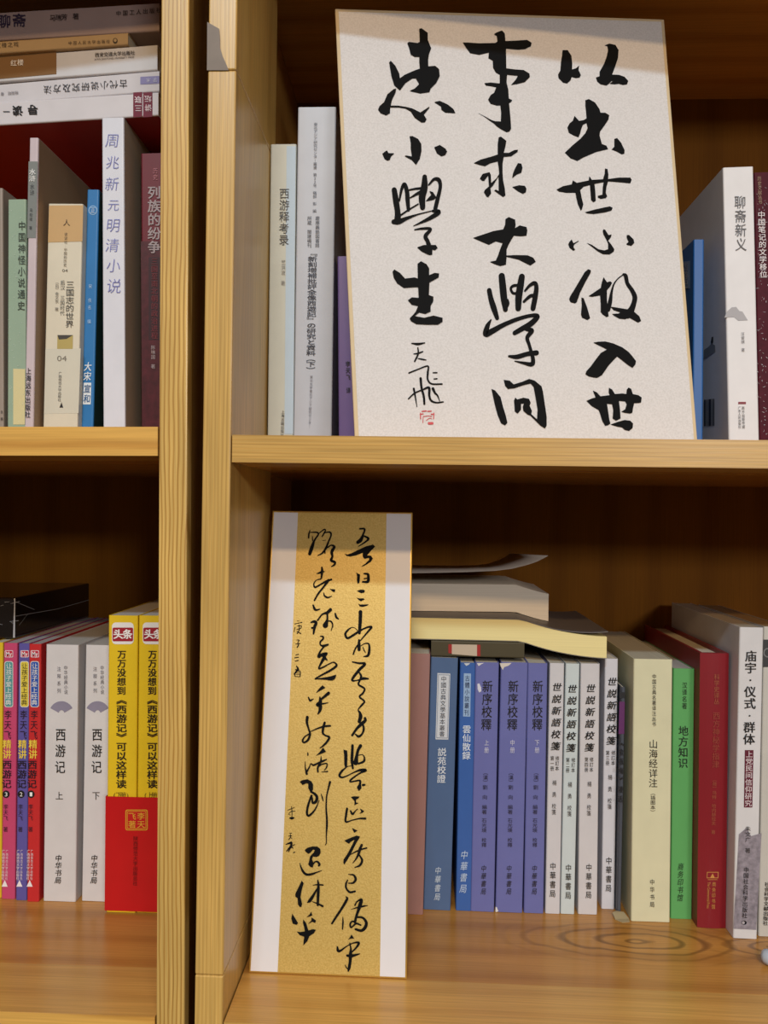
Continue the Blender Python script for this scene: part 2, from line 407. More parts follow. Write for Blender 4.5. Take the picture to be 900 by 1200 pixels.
# added grey shape standing in for a blurred smear on the upper post
M = Matrix.Translation((0, -0.0003, 0))
pts = [(243, 26), (250, 30), (257, 34), (258, 46), (258, 56), (261, 66), (266, 77), (268, 82.6), (242.6, 82.6), (242.8, 60)]
P = plane_pts(M, 1, 0, pts); n = len(P)
V = [(p[0], -0.0003, p[2]) for p in P] + [(p[0], -0.0006, p[2]) for p in P]
F = [(i, (i+1) % n, n+(i+1) % n, n+i) for i in range(n)]
tt = tessellate_polygon([[Vector(p) for p in P]])
F += [tuple(f) for f in tt] + [tuple(n+i for i in f) for f in tt]
tag(obj('smear_stand_in', V, F, paint((128, 116, 106), 0.6, 'smear', 0.15)), 'added grey shape standing in for a blurred smear high on the right bookcase post', 'smear')

# ------------------------------------------------------------------ right bookcase, lower shelf: standing books
K5 = Crop(480, 750, 3.4615); K6 = Crop(700, 690, 2.857); INK = (26, 24, 26); WHT = (225, 226, 228)
b = book('mauve brown book standing behind the right edge of the golden calligraphy card', K5, (-45, 55), (84, 57), (-70, 1112), (50, 1115), ('R', 'low'), (158, 118, 112), D=0.145)
bks = {}
b = book('steel blue paperback with a white series label, second book beside the golden card', K5, (88, 72), (197, 75), (55, 1095), (168, 1098), ('R', 'low'), (80, 104, 142), D=0.137)
patch(b, K5, [(113, 134), (165, 136), (157, 404), (105, 403)], (206, 210, 216))
patch(b, K5, [(116, 140), (162, 141), (154, 399), (109, 398)], (70, 86, 116), 'label_border', eps=EPS*1.2)
patch(b, K5, [(117.5, 142), (160.5, 143), (152.5, 397), (110.5, 396)], (206, 210, 216), 'label_ground', eps=EPS*1.4)
text(b, K5, '中國古典文學基本叢書', (139, 146), (131, 394), 23, (44, 50, 66), name='series_lettering')
text(b, K5, '説苑校證', (132, 437), (128, 582), 36, (216, 222, 230), 0.008)
text(b, K5, '中華書局', (116, 918), (112, 1060), 25, (200, 212, 226), shear=0.2, name='publisher_lettering')
b = book('narrow bright blue paperback between the steel blue and the violet books', K5, (203, 93), (267, 93), (187, 1098), (247, 1100), ('R', 'low'), (58, 98, 168), D=0.137)
patch(b, K5, [(220, 135), (249, 136), (246, 311), (217, 310)], (150, 178, 212))
text(b, K5, '古體小說叢刊', (235, 142), (231, 308), 20, (30, 50, 92), name='series_lettering')
text(b, K5, '雲仙散録', (232, 345), (230, 487), 34, (214, 224, 238), 0.008)
text(b, K5, '中華書局', (223, 850), (217, 1032), 30, (190, 208, 232), shear=0.2, name='publisher_lettering')
patch(b, K5, [(220, 94), (246, 94), (240, 100), (230, 105)], (200, 205, 210), 'worn_patch')
vio = 'three violet volumes of one set'
for (tl, tr, bl, br, vol, tx, lab) in (((270, 92), (363, 92), (247, 1100), (346, 1105), '上', (317, 311, 312, 308, 303, 300), 'violet paperback, leftmost of the three volume set'),
                                  ((370, 92), (480, 92), (348, 1104), (457, 1108), '中', (422, 416, 417, 411, 408, 403), 'violet paperback, thickest middle volume of the three volume set'),
                                  ((485, 95), (560, 95), (463, 1108), (548, 1110), '下', (521, 518, 517, 513, 509, 506), 'violet paperback, rightmost volume beside the white set')):
    b = book(lab, K5, tl, tr, bl, br, ('R', 'low'), (106, 110, 170), D=0.137, group=vio, name='book')
    text(b, K5, '新序校釋', (tx[0], 163), (tx[1], 370), 43, INK, 0.004)
    text(b, K5, vol+'册', (tx[2], 402), (tx[2], 462), 20, (206, 206, 226), name='volume_lettering')
    text(b, K5, '（漢）劉 向 編著', (tx[3]+1, 528), (tx[4], 708), 21, (44, 42, 66), name='author_lettering')
    text(b, K5, '石光瑛 校釋', (tx[4], 722), (tx[4]-1, 842), 20, (44, 42, 66), name='editor_lettering')
    text(b, K5, '中華書局', (tx[5]+1, 912), (tx[5], 1036), 22, INK, shear=0.2, name='publisher_lettering')
    if vol == '上':
        patch(b, K5, [(273, 94), (302, 93), (292, 98), (280, 106)], (214, 212, 214), 'worn_patch')
        patch(b, K5, [(275, 178), (283, 176), (290, 192), (291, 208), (282, 213), (276, 200)], (214, 214, 226), 'worn_patch')
    if vol == '中':
        patch(b, K5, [(366, 94), (414, 93), (402, 104), (384, 110), (378, 122), (370, 108)], (214, 206, 196), 'worn_patch')
        patch(b, K5, [(349, 1082), (354, 1084), (360, 1100), (352, 1104), (348, 1101)], (220, 218, 216), 'worn_patch')
wg = 'white volumes of one set in brush lettering'
for (tl, tr, bl, br, vol, tx, ty, D_, lab, col) in (
    ((567, 95), (628, 95), (550, 1110), (608, 1112), '一', (599, 592, 600, 579, 588, 581), 0, 0.14, 'narrow white paperback directly right of the violet set', (206, 204, 208)),
    ((635, 97), (690, 97), (612, 1112), (670, 1113), '二', (661, 654, 665, 642, 651, 644), 7, 0.14, 'narrow white paperback with a pale green tint, second of its set', (200, 210, 212)),
    ((695, 97), (772, 97), (683, 1113), (762, 1115), '四', (736, 729, 739, 718, 730, 727), 5, 0.14, 'widest white paperback of the brush lettered set', (206, 203, 206)),
    ((792, 77), (846, 77), (778, 1090), (830, 1094), '三', (823, 817, 827, 804, 814, 808), -22, 0.14, 'white paperback of the brush lettered set beside the cream book', (208, 207, 214))):
    b = book(lab, K5, tl, tr, bl, br, ('R', 'low'), col, D=D_, group=wg)
    text(b, K5, '世説新語校箋', (tx[0], 168+ty), (tx[1], 455+ty), 38, INK, 0.014, shear=0.22, gh=35)
    text(b, K5, '修訂本', (tx[2], 470+ty), (tx[2]-2, 532+ty), 16, INK, name='edition_lettering')
    text(b, K5, '第'+vol+'册', (tx[3], 470+ty), (tx[3]-1, 532+ty), 16, INK, name='volume_lettering')
    text(b, K5, '楊 勇 校箋', (tx[4], 568+ty), (tx[4]-3, 710+ty), 18, (70, 68, 72), name='author_lettering')
    text(b, K5, '中華書局', (tx[5]+1, 900+ty), (tx[5]-1, 1048+ty), 25, INK, 0.004, name='publisher_lettering')

b = book('dark grey book set back behind the last white volume and the cream book', K6, (81, 330), (94, 330), (67, 1056), (79, 1060), ('R', 'low'), (74, 78, 88), D=0.12, Y=0.152)
patch(b, K6, [(74, 378), (92, 378), (90, 486), (71, 486)], (96, 44, 98), 'purple_label')
text(b, K6, '《金瓶梅》漫话', (81, 500), (76, 720), 19, (30, 30, 34), 0.012)
patch(b, K6, [(74, 346), (93, 346), (93, 366), (74, 366)], (36, 36, 40), 'dark_label')
b = book('thick cream book with a slim black title, between white volume and green book', K6, (122, 235), (252, 238), (113, 1112), (243, 1119), ('R', 'low'), (214, 210, 176), D=0.145, pages=(190, 182, 160))
text(b, K6, '中国古典名著译注丛书', (191, 285), (190, 462), 14, (52, 50, 44), name='series_lettering')
text(b, K6, '山海经详注', (188, 504), (187, 667), 30, INK)
text(b, K6, '（插图本）', (187, 676), (186, 756), 17, (50, 48, 44), name='edition_lettering')
text(b, K6, '中华书局', (184, 970), (184, 1070), 16, INK, name='publisher_lettering')
cream = b
b = book('green paperback between the cream book and the dark red hardcover', K6, (253, 268), (326, 268), (245, 1105), (315, 1107), ('R', 'low'), (94, 166, 96), D=0.137, pages=(178, 174, 168))
text(b, K6, '汉译名著', (293, 312), (292, 404), 17, (30, 48, 34), name='series_lettering')
text(b, K6, '地方知识', (289, 458), (287, 602), 34, (22, 34, 28), 0.004)
text(b, K6, '商务印书馆', (280, 918), (277, 1048), 20, (24, 44, 30), shear=0.2, name='publisher_lettering')
b = book('dark red hardcover with gold stamped spine beside the green paperback', K6, (342, 216), (440, 216), (334, 1132), (428, 1138), ('R', 'low'), (130, 24, 34), D=0.15, hard=True, pages=(214, 204, 182))
GOLD = (196, 140, 72)
text(b, K6, '科学史译丛', (400, 285), (399, 388), 19, (160, 86, 58), name='series_lettering')
text(b, K6, '西方神秘学指津', (399, 412), (396, 602), 25, (150, 66, 50))
text(b, K6, '〔荷〕乌特·哈内赫拉夫 著', (393, 632), (388, 822), 15, (160, 84, 58), name='author_lettering')
patch(b, K6, [(367, 948), (406, 948), (405, 969), (366, 969)], GOLD, 'emblem_frame')
patch(b, K6, [(369, 950), (404, 950), (403, 967), (368, 967)], (130, 24, 34), 'emblem_ground', eps=EPS*1.3)
patch(b, K6, [(378, 967), (386, 953), (393, 967)], GOLD, 'emblem_mark', eps=EPS*1.6)
patch(b, K6, [(370, 973), (402, 973), (402, 974.5), (370, 974.5)], GOLD, 'emblem_rule')
text(b, K6, '商务印书馆', (391, 980), (388, 1074), 13, GOLD, name='publisher_lettering')
latin(b, K6, 'The Commercial Press', (374, 982), (371, 1070), 13, GOLD, rot=1)
b = book('tall white paperback with bold black title and a small wine red label', K6, (472, 130), (557, 130), (455, 1170), (530, 1174), ('R', 'low'), (214, 212, 214), D=0.16, pages=(176, 160, 138))
nz = paint((150, 142, 152), 0.5, 'printed_photograph', 0.5, scale=260)
patch(b, K6, [(474, 822), (500, 800), (515, 828), (550, 818), (532, 1142), (456, 1138)], (0, 0, 0), 'spine_picture', mat=nz)
text(b, K6, '庙宇·仪式·群体', (515, 206), (508, 524), 40, INK, 0.012)
patch(b, K6, [(494, 540), (523, 540), (519, 732), (491, 732)], (96, 28, 46))
text(b, K6, '上党民间信仰研究', (509, 543), (505, 730), 24, (222, 206, 210), 0.004, name='subtitle_lettering')
text(b, K6, '朱文广 著', (505, 795), (503, 886), 19, INK, name='author_lettering')
text(b, K6, '中国社会科学出版社', (499, 932), (493, 1104), 18, (30, 28, 32), 0.006, name='publisher_lettering')
patch(b, K6, ring(491, 1118, 9, 7), (30, 28, 32), 'publisher_emblem')
patch(b, K6, ring(489, 1118, 5, 5), (170, 164, 170), 'publisher_emblem_ground', eps=EPS*1.4)
b = book('grey white book cut off by the right frame edge beside the tall white paperback', K6, (557, 128), (640, 128), (540, 1148), (622, 1150), ('R', 'low'), (196, 192, 184), D=0.14, pages=(150, 118, 80), Y=0.126)
text(b, K6, '社会科学文献出版社', (569, 982), (563, 1128), 17, INK, 0.008, name='publisher_lettering')
patch(b, K6, [(556, 170), (640, 170), (640, 262), (555, 262)], (58, 58, 60), 'dark_label')
patch(b, K6, ring(570, 214, 14, 16), (120, 120, 122), 'label_emblem', eps=EPS*1.3)
patch(b, K6, ring(570, 214, 10, 12), (58, 58, 60), 'label_emblem_ground', eps=EPS*1.6)

# loose bent corner of film beside the foot of the cream book
P = plane_pts(RIGHT.M, 2, -0.3130, K6([(50, 1092), (62, 1086), (88, 1090), (106, 1104), (108, 1114), (84, 1116), (60, 1106)]))
n = len(P); V = [(p[0], p[1], p[2]+(0.002 if i < 3 else 0)) for i, p in enumerate(P)]; V += [(v[0], v[1], v[2]-0.0005) for v in V]
F = [(i, (i+1) % n, n+(i+1) % n, n+i) for i in range(n)]
tt = tessellate_polygon([[Vector(p) for p in P]]); F += [tuple(f) for f in tt]+[tuple(n+i for i in f) for f in tt]
tag(obj('paper_scrap', V, F, paint((170, 152, 116), 0.5, 'scrap')), 'small bent beige paper scrap at the foot of the cream book', 'paper scrap')

# pen end at the right edge
V = []; F = []; ns = 16; prof = [(0.0, 0.0006), (0.0006, 0.003), (0.002, 0.0046), (0.005, 0.0054), (0.030, 0.0056), (0.0305, 0.0046), (0.12, 0.0046), (0.121, 0.0)]
for x, r in prof:
    V += [(x, r*math.cos(2*math.pi*k/ns), r*math.sin(2*math.pi*k/ns)) for k in range(ns)]
for i in range(len(prof)-1):
    F += [(i*ns+k, i*ns+(k+1) % ns, (i+1)*ns+(k+1) % ns, (i+1)*ns+k) for k in range(ns)]
F += [tuple(range(ns))]
pp = plane_pts(RIGHT.M, 2, -0.3137, [(893, 1129)])[0]
o = obj('pen', V, F, paint((176, 184, 196), 0.3, 'pen_plastic'), smooth=True)
o.matrix_world = Matrix.Translation((pp[0]-0.001, pp[1], -0.3137+0.0057)) @ Matrix.Rotation(math.radians(-24), 4, 'Z')
tag(o, 'pale blue grey pen end poking in at the right edge of the lower shelf', 'pen')

# ------------------------------------------------------------------ books lying on the standing ones (right)
def curved_block(name, x0, x1, y0, y1, zb, th, mat, parent, n=24, skew=0.0):
    V = []; F = []
    for i in range(n+1):
        x = x0+(x1-x0)*i/n; dz = zb(x); dy = skew*(i/n)
        for y, z in ((y0+dy, dz), (y1, dz), (y1, dz+th), (y0+dy, dz+th)): V.append((x, y, z))
    for i in range(n):
        a = 4*i
        for k in range(4): F.append((a+k, a+(k+1) % 4, a+4+(k+1) % 4, a+4+k))
    F += [(0, 1, 2, 3), tuple(4*n+k for k in range(4))]
    return obj(name, V, F, mat, parent)
# a: dark olive book with a white and red label
Ka = Crop(470, 640, 3.4615)
ztop_std = max((bk['M'] @ Vector((0, 0, bk['H']))).z for bk in BOOKS[1:9])
Ya = 0.149; za = ztop_std+0.0004
xa1 = float(plane_pts(RIGHT.M, 1, Ya, Ka([(500, 430)]))[0, 0]); xa0 = float((BOOKS[0]['M'] @ Vector((BOOKS[0]['T'], 0, BOOKS[0]['H']))).x)+0.0008
ha = 0.0125
M = Matrix.Translation((xa0, Ya, za))
root = thing('book', 'dark olive book with a red and white label lying under the curved thick book', 'book', M)
ba = dict(root=root, M=M, T=xa1-xa0)
V, F = shell(ha, 0.12, xa1-xa0, 0.0006, 0.001)
V = [(z, y, x) for x, y, z in V]
obj('cover', V, F, paint((74, 66, 44), 0.5, 'cover'), root)
box('page_block', 0.0006, xa1-xa0-0.0006, 0.001, 0.118, 0.0009, ha-0.0009, pages_mat('olive_pages', (170, 150, 110), 'z'), root)
patch(ba, Ka, [(192, 398), (206, 398), (206, 436), (192, 434)], (160, 40, 36), 'label_red')
patch(ba, Ka, [(206, 398), (308, 400), (308, 446), (206, 438)], (196, 178, 156), 'label_white')
patch(ba, Ka, [(308, 400), (322, 400), (322, 446), (308, 446)], (160, 40, 36), 'label_red')
# b: thick curved book, page edges to the front
xb0, xb1 = float(plane_pts(RIGHT.M, 1, 0.149, [(462, 740)])[0, 0]), float(plane_pts(RIGHT.M, 1, 0.149, [(711, 765)])[0, 0])
zb_top = za+ha+0.0006
pz = plane_pts(RIGHT.M, 1, 0.149, [(483, 752.7), (560, 754), (620, 760), (665, 767), (711, 776)])
def zb(x):
    v = float(np.interp(x, pz[:, 0], pz[:, 2]))
    return max(v, zb_top if x < xa1-0.001 else ztop_std+0.0005) 
zs_ = [zb(xb0+(xb1-xb0)*i/40) for i in range(41)]
for _ in range(30): zs_ = [max(zs_[i], (zs_[max(i-1, 0)]+zs_[i]+zs_[min(i+1, 40)])/3) for i in range(41)]
xs_ = [xb0+(xb1-xb0)*i/40 for i in range(41)]
fb_ = lambda x: float(np.interp(x, xs_, zs_))
root = thing('book', 'thick book with yellowed page edges drooping over the tops of the standing set', 'book', Matrix.Identity(4))
yel = pages_mat('yellowed_pages', (238, 222, 160), 'z', 2600, 0.84)
curved_block('page_block', xb0, xb1, 0.1495, 0.278, lambda x: fb_(x)+0.0005, 0.0165, yel, root)
curved_block('lower_cover', xb0, xb1, 0.149, 0.279, fb_, 0.0004, paint((150, 142, 128), 0.6, 'cover'), root)
def ftop(x):
    k = max(0, (x-(xb1-0.05))/0.05); return fb_(min(x, xb1))+0.0172+0.0035*k*k
curved_block('upper_cover', xb0, xb1+0.001, 0.149, 0.279, ftop, 0.0005, paint((112, 106, 104), 0.5, 'cover'), root)
# c: smaller grey beige book on top, its cover curling up
Yc = 0.182
xc1 = float(plane_pts(RIGHT.M, 1, Yc+0.006, [(643.5, 720)])[0, 0]); xc0 = float(plane_pts(RIGHT.M, 1, Yc, [(462, 700)])[0, 0])
fc = lambda x: ftop(x)+0.0009
root = thing('book', 'worn grey beige book on top of the lying pile with a curled up cover', 'book', Matrix.Identity(4))
gp = pages_mat('grey_beige_pages', (236, 226, 210), 'z', 2200, 0.82)
th_c = float(plane_pts(RIGHT.M, 1, Yc, [(483, 684)])[0, 2])-fc(xc0+0.02)
th_c = max(0.014, th_c)
curved_block('page_block', xc0, xc1, Yc, 0.283, lambda x: fc(x)+0.0001, th_c, gp, root, skew=0.010)
pc = plane_pts(RIGHT.M, 1, Yc, [(462, 672), (500, 671), (545, 670), (580, 668.5), (600, 666), (620, 661), (632, 656), (642, 651.5)])
V = []; F = []
zt = lambda x: fc(x)+th_c+0.0012
N_ = 30
for i in range(N_+1):
    px = 462+(642-462)*i/N_
    r_ = plane_pts(RIGHT.M, 1, Yc-0.001, [(px, float(np.interp(px, [462, 500, 545, 580, 600, 620, 632, 642], [672, 671.5, 670.5, 669, 666.5, 661.5, 657, 651.5])))])[0]
    x, z = float(r_[0]), max(float(r_[2]), zt(float(r_[0])))
    kk = i/N_
    V += [(x, Yc-0.001, z), (x-0.02*kk*kk, 0.283, z-0.004*kk)]
n = len(V); V += [(v[0], v[1], v[2]+0.0004) for v in V]
for i in range(N_):
    a = 2*i; F += [(a, a+1, a+3, a+2), (n+a, n+a+2, n+a+3, n+a+1), (a, a+2, n+a+2, n+a), (a+1, n+a+1, n+a+3, a+3)]
F += [(0, n, n+1, 1), (2*N_, 2*N_+1, n+2*N_+1, n+2*N_)]
obj('curled_cover', V, F, paint((206, 198, 188), 0.55, 'cover'), root, smooth=True)

# ------------------------------------------------------------------ right bookcase, upper shelf: standing books
K7 = Crop(290, 100, 2.79); K8 = Crop(780, 170, 3.3333); K9 = Crop(340, 120, 3.08)
b = book('pale grey green book at the left end of the right upper shelf', K7, (76, 193), (160, 194), (65, 1140), (150, 1140), ('R', 'up'), (196, 200, 192), D=0.15, Y=0.108)
patch(b, K7, [(128, 198), (158, 199), (149, 1140), (121, 1140)], (184, 204, 222), 'pale_blue_band')
text(b, K7, '西游释考录', (121, 335), (119, 525), 34, (70, 70, 72))
text(b, K7, '竺洪波 著', (118, 570), (116, 655), 14, (130, 128, 126), name='author_lettering')
text(b, K7, '上海古籍出版社', (116, 1062), (113, 1150), 11, (60, 60, 64), name='publisher_lettering')
b = book('tall silver grey book with long black vertical title beside the large calligraphy card', K7, (163, 72), (290, 72), (150, 1140), (273, 1140), ('R', 'up'), (184, 188, 198), D=0.18, Y=0.108)
text(b, K9, '東北アジア研究センター叢書 第22号 磯部 彰 編', (92, 72), (88, 398), 14, (74, 78, 92), name='series_lettering')
text(b, K9, '慶應義塾図書館', (99, 410), (98, 524), 16, (52, 54, 66), name='subtitle_lettering')
text(b, K9, '所蔵 閩建楊刊', (70, 410), (69, 524), 16, (52, 54, 66), name='subtitle_lettering')
text(b, K9, '『新刻増補批評全像西遊記』の研究と資料（下）', (81, 535), (74, 975), 34, (40, 42, 58), 0.01)
text(b, K9, '東北大学東北アジア研究センター', (77, 985), (70, 1175), 11, (110, 112, 126), name='publisher_lettering')
b = book('purple book half hidden by the left edge of the large calligraphy card', K7, (290, 560), (372, 560), (298, 1140), (372, 1140), ('R', 'up'), (112, 92, 150), D=0.15, Y=0.108)
text(b, K7, '李天飞 译', (328, 900), (330, 1008), 15, (34, 28, 50), 0.01, name='author_lettering')
b = book('blue paperback between the large calligraphy card and the white book', K8, (110, 371), (151, 369), (105, 1150), (146, 1150), ('R', 'up'), (34, 92, 158), D=0.145, Y=0.118, side={'left': (52, 116, 180)})  # left cover painted lighter than the spine to offset its shade
patch(b, K8, [(57, 455), (96, 452), (96, 560), (58, 560)], (140, 168, 200), 'title_label', face='left')
text(b, K8, '西游记', (74, 456), (74, 560), 30, (222, 222, 226), 0.006, face='left', name='cover_lettering')
text(b, K8, 'Journey', (72, 640), (72, 740), 16, (200, 214, 230), face='left', rot=1, gw=20, gh=16, name='cover_lettering')
b = book('white book with fine outline title and small grey hill emblem on its spine', K8, (222, 92), (343, 85), (247, 1150), (364, 1150), ('R', 'up'), (222, 220, 222), D=0.145, Y=0.108)
text(b, K8, '聊斋新义', (291, 196), (296, 416), 46, (96, 96, 100))
patch(b, K8, [(230, 674), (240, 650), (258, 634), (276, 632), (288, 648), (300, 650), (321, 684), (285, 686), (268, 672)], (168, 166, 170), 'hill_emblem')
text(b, K8, '汪曾祺 著', (302, 730), (303, 808), 14, (110, 108, 112), name='author_lettering')
patch(b, K8, rect(284, 1003, 314, 1012), (130, 48, 60), 'publisher_emblem')
text(b, K8, '广东人民出版社', (289, 1020), (290, 1108), 11, (60, 58, 62), name='publisher_lettering')
text(b, K8, '南方出版传媒', (303, 1020), (305, 1108), 12, (60, 58, 62), name='publisher_lettering')
for k, (xa_, xb_) in enumerate(((150, 157), (160, 164), (167, 178), (181, 184), (186, 190))):
    patch(b, K8, [(xa_, 1010-xa_*0.1), (xb_, 1010-xb_*0.1), (xb_, 1104-xb_*0.04), (xa_, 1104-xa_*0.04)], (50, 54, 66), 'barcode_panel', face='left')
patch(b, K8, [(150, 800), (165, 790), (180, 776), (193, 782), (194, 806), (170, 822), (150, 836)], (128, 132, 138), 'cover_picture', face='left')
patch(b, K8, [(176, 770), (180, 750), (186, 748), (186, 770), (180, 780)], (40, 42, 48), 'cover_picture', face='left', eps=EPS*1.4)
b = book('maroon book in wrinkled clear film at the right end of the upper shelf', K8, (346, 108), (430, 108), (366, 1150), (450, 1150), ('R', 'up'), (78, 22, 36), D=0.145, Y=0.108, cover_mat=paint((78, 22, 36), 0.5, 'film_cover', 0.3, 0.12, scale=200))
text(b, K8, '中国笔记的文学移位', (374, 258), (383, 520), 30, (222, 214, 216), 0.006)
def crease_glints(bk, crop, x0, y0, x1, y1, n, seed, col=(206, 200, 206), face='spine'):
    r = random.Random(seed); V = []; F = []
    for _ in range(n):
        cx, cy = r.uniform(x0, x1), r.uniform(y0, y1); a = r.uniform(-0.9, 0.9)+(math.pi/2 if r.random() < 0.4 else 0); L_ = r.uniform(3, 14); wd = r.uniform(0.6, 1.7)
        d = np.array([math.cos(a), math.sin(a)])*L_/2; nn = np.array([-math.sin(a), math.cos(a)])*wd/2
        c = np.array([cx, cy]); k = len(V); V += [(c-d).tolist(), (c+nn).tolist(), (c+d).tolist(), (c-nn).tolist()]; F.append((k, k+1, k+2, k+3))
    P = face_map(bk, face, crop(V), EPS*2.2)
    obj('crease_glint_patch', P, F, paint(col, 0.3, 'crease_glint', 0.02), bk['root'])  # pale slivers: film creases with their glints put into the colour
crease_glints(b, K8, 356, 130, 400, 1140, 90, 3)
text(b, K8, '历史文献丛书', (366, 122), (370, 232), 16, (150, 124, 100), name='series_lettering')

# ------------------------------------------------------------------ left bookcase, upper shelf
K2 = Crop(0, 130, 3.077); K1 = Crop(0, 0, 3.6); KL = Crop(0, 200, 4.0)
b = book('grey brown book at the left frame edge of the upper left shelf', KL, (-60, 84), (12, 84), (-62, 1192), (24, 1192), ('L', 'up'), (150, 138, 128), D=0.14, Y=0.100)
text(b, KL, '岳麓', (8, 1115), (8, 1180), 12, (50, 46, 44), name='publisher_lettering')
b = book('pale green book in clear film, second from the left frame edge', KL, (36, 138), (122, 134), (34, 1192), (118, 1192), ('L', 'up'), (150, 172, 152), D=0.14, Y=0.100, rough=0.2)
text(b, KL, '中国神怪小说通史', (103, 232), (99, 660), 36, (60, 70, 62), 0.004)
patch(b, KL, [(62, 928), (118, 930), (116, 1190), (62, 1190)], (208, 198, 150))
crease_glints(b, KL, 40, 150, 110, 1180, 60, 5, (206, 216, 206))
b = book('tall thin book with a dark grey band and pale pink lower spine', K2, (105, 98), (138, 98), (88, 1137), (118, 1137), ('L', 'up'), (198, 184, 190), D=0.15, Y=0.100, side={'right': (146, 122, 98)})
patch(b, K2, [(103, 182), (136, 182), (129, 458), (98, 458)], (122, 126, 124), 'dark_band')
text(b, K2, '水浒', (117, 208), (116, 256), 24, (226, 226, 224), 0.01)
text(b, K2, '水浒', (116, 262), (115, 306), 16, (60, 60, 62), name='subtitle_lettering')
text(b, K2, '马幼垣 著', (112, 350), (110, 430), 11, (60, 60, 62), name='author_lettering')
text(b, K2, '上海远东出版社', (103, 925), (99, 1108), 20, (50, 48, 54), 0.008, name='publisher_lettering')
b = book('thick cream book with a tan top band and small square picture', K2, (176, 338), (299, 336), (155, 1137), (281, 1137), ('L', 'up'), (216, 208, 188), D=0.14, Y=0.111, pages=(190, 178, 150))
patch(b, K2, [(177, 341), (300, 340), (297, 470), (173, 474)], (198, 162, 112), 'tan_band')
text(b, K2, '人', (240, 390), (240, 416), 26, (70, 56, 40), name='publisher_lettering')
text(b, K2, '讲谈社·中国的历史', (238, 438), (234, 562), 12, (110, 96, 76), name='series_lettering')
latin(b, K2, '04', (224, 575), (244, 575), 14, (100, 92, 80), name='volume_lettering')
text(b, K2, '三国志的世界', (253, 612), (250, 783), 31, (74, 70, 64))
text(b, K2, '后汉 三国时代', (226, 610), (224, 738), 17, (96, 92, 84), name='subtitle_lettering')
text(b, K2, '（日）金文京 著', (206, 610), (204, 722), 14, (110, 104, 96), name='author_lettering')
patch(b, K2, [(207, 808), (263, 808), (262, 858), (206, 858)], (178, 160, 96), 'cover_picture')
patch(b, K2, [(207, 808), (263, 808), (240, 822), (212, 824)], (70, 66, 62), 'cover_picture_dark_patch', eps=EPS*1.4)
latin(b, K2, '04', (206, 892), (240, 892), 27, (120, 114, 104), name='volume_lettering')
patch(b, K2, [(164, 858), (291, 856), (283, 1090), (159, 1092)], (206, 202, 186), 'paper_band', eps=EPS*0.6)
text(b, K2, '广西师范大学出版社', (217, 940), (214, 1048), 12, (90, 86, 80), name='publisher_lettering')
patch(b, K2, [(214, 1070), (222, 1050), (228, 1070)], (40, 38, 40), 'publisher_emblem')
b = book('slim bright blue book between the cream book and the handwritten spine', K2, (313, 285), (357, 285), (293, 1137), (334, 1137), ('L', 'up'), (46, 118, 178), D=0.14, Y=0.118, side={'right': (20, 52, 48)})
patch(b, K2, ring(335, 358, 16, 17), (150, 186, 220), 'publisher_emblem')
patch(b, K2, ring(335, 358, 13, 14), (46, 118, 178), 'publisher_emblem_ground', eps=EPS*1.3)
text(b, K2, '正', (335, 346), (335, 370), 18, (190, 210, 230), name='emblem_lettering')
text(b, K2, '宋 佚名 编', (326, 620), (321, 772), 13, (170, 200, 228), name='author_lettering')
text(b, K2, '大宋', (318, 905), (314, 975), 28, (226, 232, 236), 0.008, shear=0.15)
patch(b, K2, [(302, 980), (329, 980), (327, 1058), (299, 1058)], (222, 228, 232))
text(b, K2, '宣和', (315, 984), (313, 1056), 25, (40, 90, 140), 0.008, shear=0.15)
b = book('tall white book with a title handwritten in blue pen', K2, (365, 26), (446, 26), (372, 1137), (449, 1137), ('L', 'up'), (216, 218, 228), D=0.16, Y=0.100, side={'right': (170, 158, 138)}, pages=(160, 150, 128))
PEN = (112, 116, 182)
for ch, x, y, s_ in (('周', 405, 107, 52), ('兆', 406, 186, 50), ('新', 404, 264, 52), ('元', 409, 340, 44), ('明', 408, 413, 52), ('清', 405, 485, 52), ('小', 409, 558, 52), ('说', 411, 632, 56)):
    text(b, K2, ch, (x, y-s_*0.5), (x, y+s_*0.5), s_, PEN, -0.012, name='handwritten_lettering', shear=0.12, gw=s_, gh=s_)
b = book('maroon book with grey bold title next to the left bookcase post', K2, (508, 156), (600, 152), (512, 1137), (604, 1137), ('L', 'up'), (112, 34, 48), D=0.14, Y=0.118)
patch(b, K2, [(508, 470), (604, 470), (604, 1137), (512, 1137)], (0, 0, 0), 'spine_picture', eps=EPS*0.5, mat=paint((84, 26, 38), 0.45, 'maroon_print', 0.55, scale=160))
text(b, K2, '列族的纷争', (556, 270), (556, 516), 48, (172, 158, 162), 0.015)
patch(b, K2, [(536, 528), (578, 528), (578, 826), (536, 826)], (56, 24, 34), 'subtitle_label')
text(b, K2, '三国至南北朝的政治进程', (557, 530), (557, 824), 25, (120, 44, 54), 0.004, name='subtitle_lettering')
text(b, K2, '陈琳国 著', (552, 845), (552, 930), 16, (176, 160, 164), name='author_lettering')
text(b, K2, '历史', (560, 205), (560, 250), 17, (190, 120, 130), name='series_lettering')

